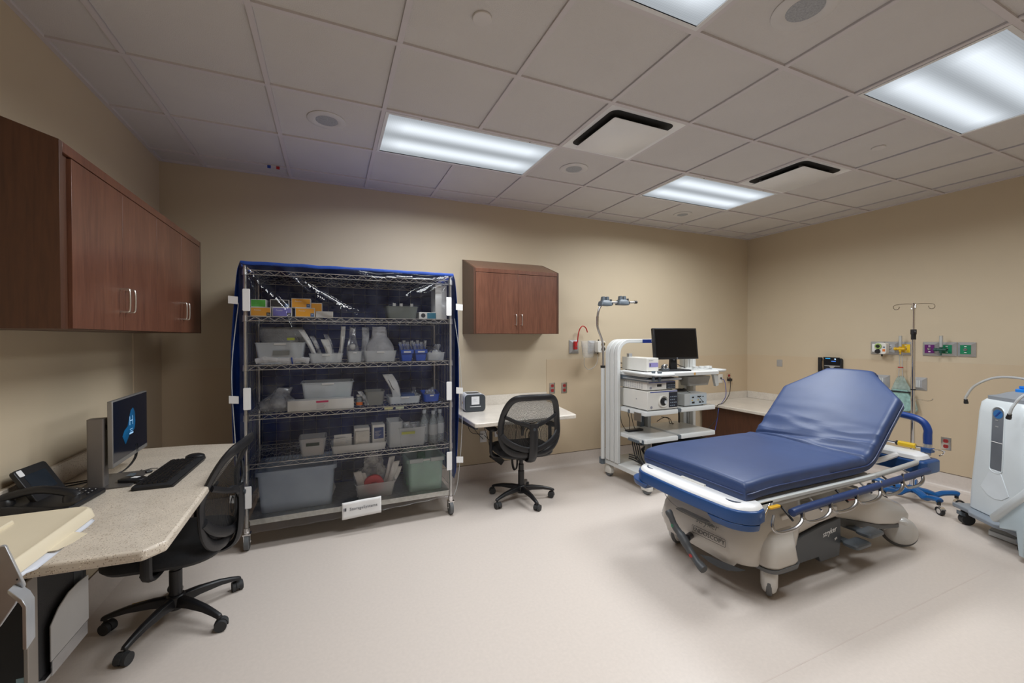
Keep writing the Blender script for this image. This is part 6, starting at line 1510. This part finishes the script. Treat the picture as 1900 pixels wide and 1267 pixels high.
for k, pts in enumerate(([(2.47, -.20, .718), (2.47, -.10, .60), (2.52, -.06, .50), (2.66, -.02, .46)], [(2.53, -.22, .718), (2.52, -.12, .62), (2.56, -.06, .52), (2.66, -.02, .41)], [(2.67, -.02, .45), (2.74, -.10, .38), (2.82, -.16, .36), (2.88, -.2, .38)])):
    cable('cable', pts, .003, black, 'black lead drooping from under the printer desk to the white outlet', group='black leads under the printer desk')
# ================================================================ white fluid waste machine, bottom right
Mo = V((5.76, -2.50, 0)); e_ = V((-.6, -.8, 0)); n_ = V((-.8, .6, 0))
t = thing('fluid_waste_machine', 'tall white mobile suction machine with sight window and blue filler cap', 'medical machine', (5.80, -2.84, 0), math.atan2(-.8, -.6))
# local frame: +x runs along the front (e), -y is outward toward the room?  use explicit mapping
def L_(s_, d_, z): # s along the front, d depth inward
    w_ = Mo + e_*s_ - n_*d_ + V((0, 0, z)); return t_inv @ w_
bpy.context.view_layer.update(); t_inv = (Matrix.Translation(t.location) @ Matrix.Rotation(t.rotation_euler.z, 4, 'Z')).inverted()
def body_ring(z, s0, s1, d0, d1, r_): return [L_(s_, d_, z) for s_, d_ in rrect((s0+s1)/2, (d0+d1)/2, s1-s0, d1-d0, r_, 6)]
rs = [body_ring(z, s0, s1, d0, d1, r_) for z, s0, s1, d0, d1, r_ in ((.150, .035, .525, .02, .40, .05), (.156, .030, .53, .015, .405, .055), (.35, .038, .522, .018, .40, .055), (.65, .060, .50, .028, .39, .055), (.90, .075, .485, .035, .38, .055), (.975, .085, .475, .042, .375, .055), (1.0, .105, .455, .06, .355, .05))]
obj('shell', B().loft(rs), pale, t)
rs = [body_ring(z, s0, s1, d0, d1, r_) for z, s0, s1, d0, d1, r_ in ((1.001, .11, .45, .065, .35, .05), (1.025, .11, .45, .065, .35, .05), (1.035, .14, .42, .09, .32, .06), (1.060, .18, .38, .12, .29, .07), (1.068, .20, .36, .14, .27, .06))]
obj('top_cover', B().loft(rs), lid_g, t)
cpo = Mo + e_*.27 - n_*.20
cp = obj('filler_cap', B().loft([[t_inv @ (cpo + e_*r_*math.cos(k*PI/12) + n_*r_*math.sin(k*PI/12) + V((0, 0, z))) for k in range(24)] for z, r_ in ((1.066, .055), (1.085, .055), (1.088, .050))]), sky, t)
obj('cap_grip', B().prism([t_inv @ (cpo + e_*a + n_*c_ + V((0, 0, 1.0885))) for a, c_ in ((-.048, -.012), (.048, -.012), (.048, .012), (-.048, .012))], (0, 0, .020)), sky, cp, bev=.005)
# recessed sight window
def sw(s_, z, d_): return L_(s_, d_, z)
def face_d(z): return .018 + (z-.35)*.033 if z < .65 else .028+(z-.65)*.028
b = B()
pl = [(.272+a, z) for a, z in [(.045*math.cos(R(q_)), .905+.045*math.sin(R(q_))) for q_ in range(0, 181, 15)] + [(-.045*math.cos(R(q_)), .515-.03*math.sin(R(q_))) for q_ in range(0, 181, 15)]]
win = obj('sight_window', B().loft([[sw(s_, z, face_d(z)-dd) for s_, z in pl] for dd in (-.004, .0015)]), mat('window_grey', (.13, .145, .17), .25, amt=.15, scale=4), t)
pl2 = [(.272+a*1.22, z) for a, z in [(.045*math.cos(R(q_)), .915+.05*math.sin(R(q_))) for q_ in range(0, 181, 15)]]
obj('window_rim', B().tube([sw(s_, z, face_d(z)-.001) for s_, z in [(.272+(a-.272)*1.14, .705+(z-.705)*1.03) for a, z in pl]], .004, 6, closed=True), pale, win)
ob = [(.272+.038*math.cos(k*PI/10), .905+.032*math.sin(k*PI/10)) for k in range(20)]
em_ = obj('emblem', B().loft([[sw(s_, z, face_d(z)-dd) for s_, z in ob] for dd in (.0016, .0026)]), mat('emblem_blue', (.02, .13, .35), .4), win)
obj('emblem_stroke', B().loft([[sw(.272+a, .905+z, face_d(.9)-dd) for a, z in ((-.026, -.020), (-.010, -.020), (.026, .020), (.010, .020))] for dd in (.0027, .0034)]), mat('emblem_dark', (.005, .04, .22), .4), em_)
obj('level_line', B().tube([sw(.229, .700, face_d(.7)-.0025), sw(.315, .700, face_d(.7)-.0025)], .0022, 5), label_w, win)
for k in range(4): obj('graduation', B().loft([[sw(.265+a, .86-.045*k+z, face_d(.8)-dd) for a, z in ((-.01, -.004), (.014, -.004), (.014, .004), (-.01, .004))] for dd in (.0016, .0022)]), mat('grad_mark', (.28, .29, .30), .5), win)
# moulded fan-shaped recess under the window
fan = [(.235, .50), (.309, .50), (.385, .345), (.33, .300), (.272, .288), (.215, .300), (.155, .345)]
obj('moulded_fan', B().loft([[sw(s_, z, face_d(max(z, .35))-dd) for s_, z in fan] for dd in (-.006, .003)]), mat('pale_fan', (.68, .73, .77), .35), t, bev=.002)
# base plate with bumper step
pb = [(-.03, -.035), (.12, -.035), (.17, -.065), (.38, -.065), (.43, -.035), (.58, -.035), (.58, .43), (-.03, .43)]
obj('base_plate', B().loft([[L_(s_, d_, z) for s_, d_ in pb] for z in (.118, .148)]), mat('base_grey', (.22, .25, .29), .4), t, bev=.006)
for s_, d_ in ((.03, .02), (.52, .02), (.03, .37), (.52, .37)):
    c = Mo + e_*s_ - n_*d_
    ax = V((n_.y, -n_.x, 0)) if False else e_
    b = B().m(0).cyl(t_inv @ (c - ax*.022 + V((0, 0, .042))), t_inv @ (c + ax*.022 + V((0, 0, .042))), .042, n=22)
    b.m(1).loft([[t_inv @ (c + n_*(a*.5) + e_*q_ + V((0, 0, z))) for a, q_ in rrect(0, 0, .10, .052, .01)] for z in (.075, .118)])
    b.m(2).loft([[t_inv @ (c + n_*(.035 + a) + e_*q_ + V((0, 0, z + .3*a))) for a, q_ in rrect(0, 0, .04, .045, .01)] for z in (.070, .098)])
    obj('caster', b, [rubber, black, greyblue], t)
def hose(pts, name='hose'):
    w_ = spl(pts, 8); o_ = obj(name, B().tube([t_inv @ p for p in w_], .0085, 8), tubec, t)
    a_, c_ = t_inv @ w_[-1], t_inv @ w_[-3]; dr = (a_-c_).normalized()
    obj('connector', B().cyl(a_, a_ + dr*.018, .012, n=10).cyl(a_ + dr*.018, a_ + dr*.036, .014, n=8), black, o_)
bs = Mo + e_*.36 - n_*.22
hose([bs + V((0, 0, 1.05)), bs + n_*.01 + V((0, 0, 1.12)), bs - e_*.10 + n_*.04 + V((0, 0, 1.165)), bs - e_*.26 + n_*.08 + V((0, 0, 1.155)), bs - e_*.38 + n_*.12 + V((0, 0, 1.08)), bs - e_*.43 + n_*.14 + V((0, 0, .99)), bs - e_*.437 + n_*.14 + V((0, 0, .965))])
hose([bs + e_*.05 + V((0, 0, 1.03)), bs + e_*.16 + n_*.10 + V((0, 0, 1.10)), bs + e_*.18 + n_*.24 + V((0, 0, 1.08)), bs + e_*.15 + n_*.28 + V((0, 0, 1.0)), bs + e_*.125 + n_*.28 + V((0, 0, .94))])
# low white step platform with sloping arm at the right edge
t = thing('docking_platform', 'low white platform with a pale sloping arm at the right picture edge', 'platform', (0, 0, 0))
pp_ = [(5.655, -2.685), (5.90, -2.65), (5.78, -3.05), (5.545, -3.05)]
obj('plate', B().prism([V((x, y, .004)) for x, y in pp_], (0, 0, .034)), mat('platform_white', (.66, .69, .71), .35), t, bev=.003)
obj('plate_edge', B().prism([V((x, y, .0382)) for x, y in ((5.658, -2.689), (5.672, -2.687), (5.565, -3.04), (5.552, -3.04))], (0, 0, .002)), mat('edge_grey', (.36, .37, .38), .4), t)
def mf(s_, o_, z): return Mo + e_*s_ + n_*o_ + V((0, 0, z))
P1, P2 = mf(.43, .085, .205), mf(.66, .085, .46)
dd_ = (P2-P1).normalized(); sx_ = n_; up_ = sx_.cross(dd_).normalized()
if up_.z < 0: up_ = -up_
obj('sloping_arm', B().loft([[P1 + dd_*q_ + sx_*a*k_ + up_*c_*k_ for a, c_ in rrect(0, 0, .07, .052, .018)] for q_, k_ in ((-.01, .8), (.004, 1), (.30, 1), (.38, 1))]), pale, t, bev=.002)
obj('arm_body', B().prism([mf(.47, .070, .155), mf(.47, .070, .22), mf(.64, .070, .40), mf(.64, .070, .0385), mf(.61, .070, .0385), mf(.59, .070, .19)], n_*.03), mat('arm_shade', (.50, .60, .66), .35), t, bev=.004)
rebase(t, (5.66, -2.85, .004))
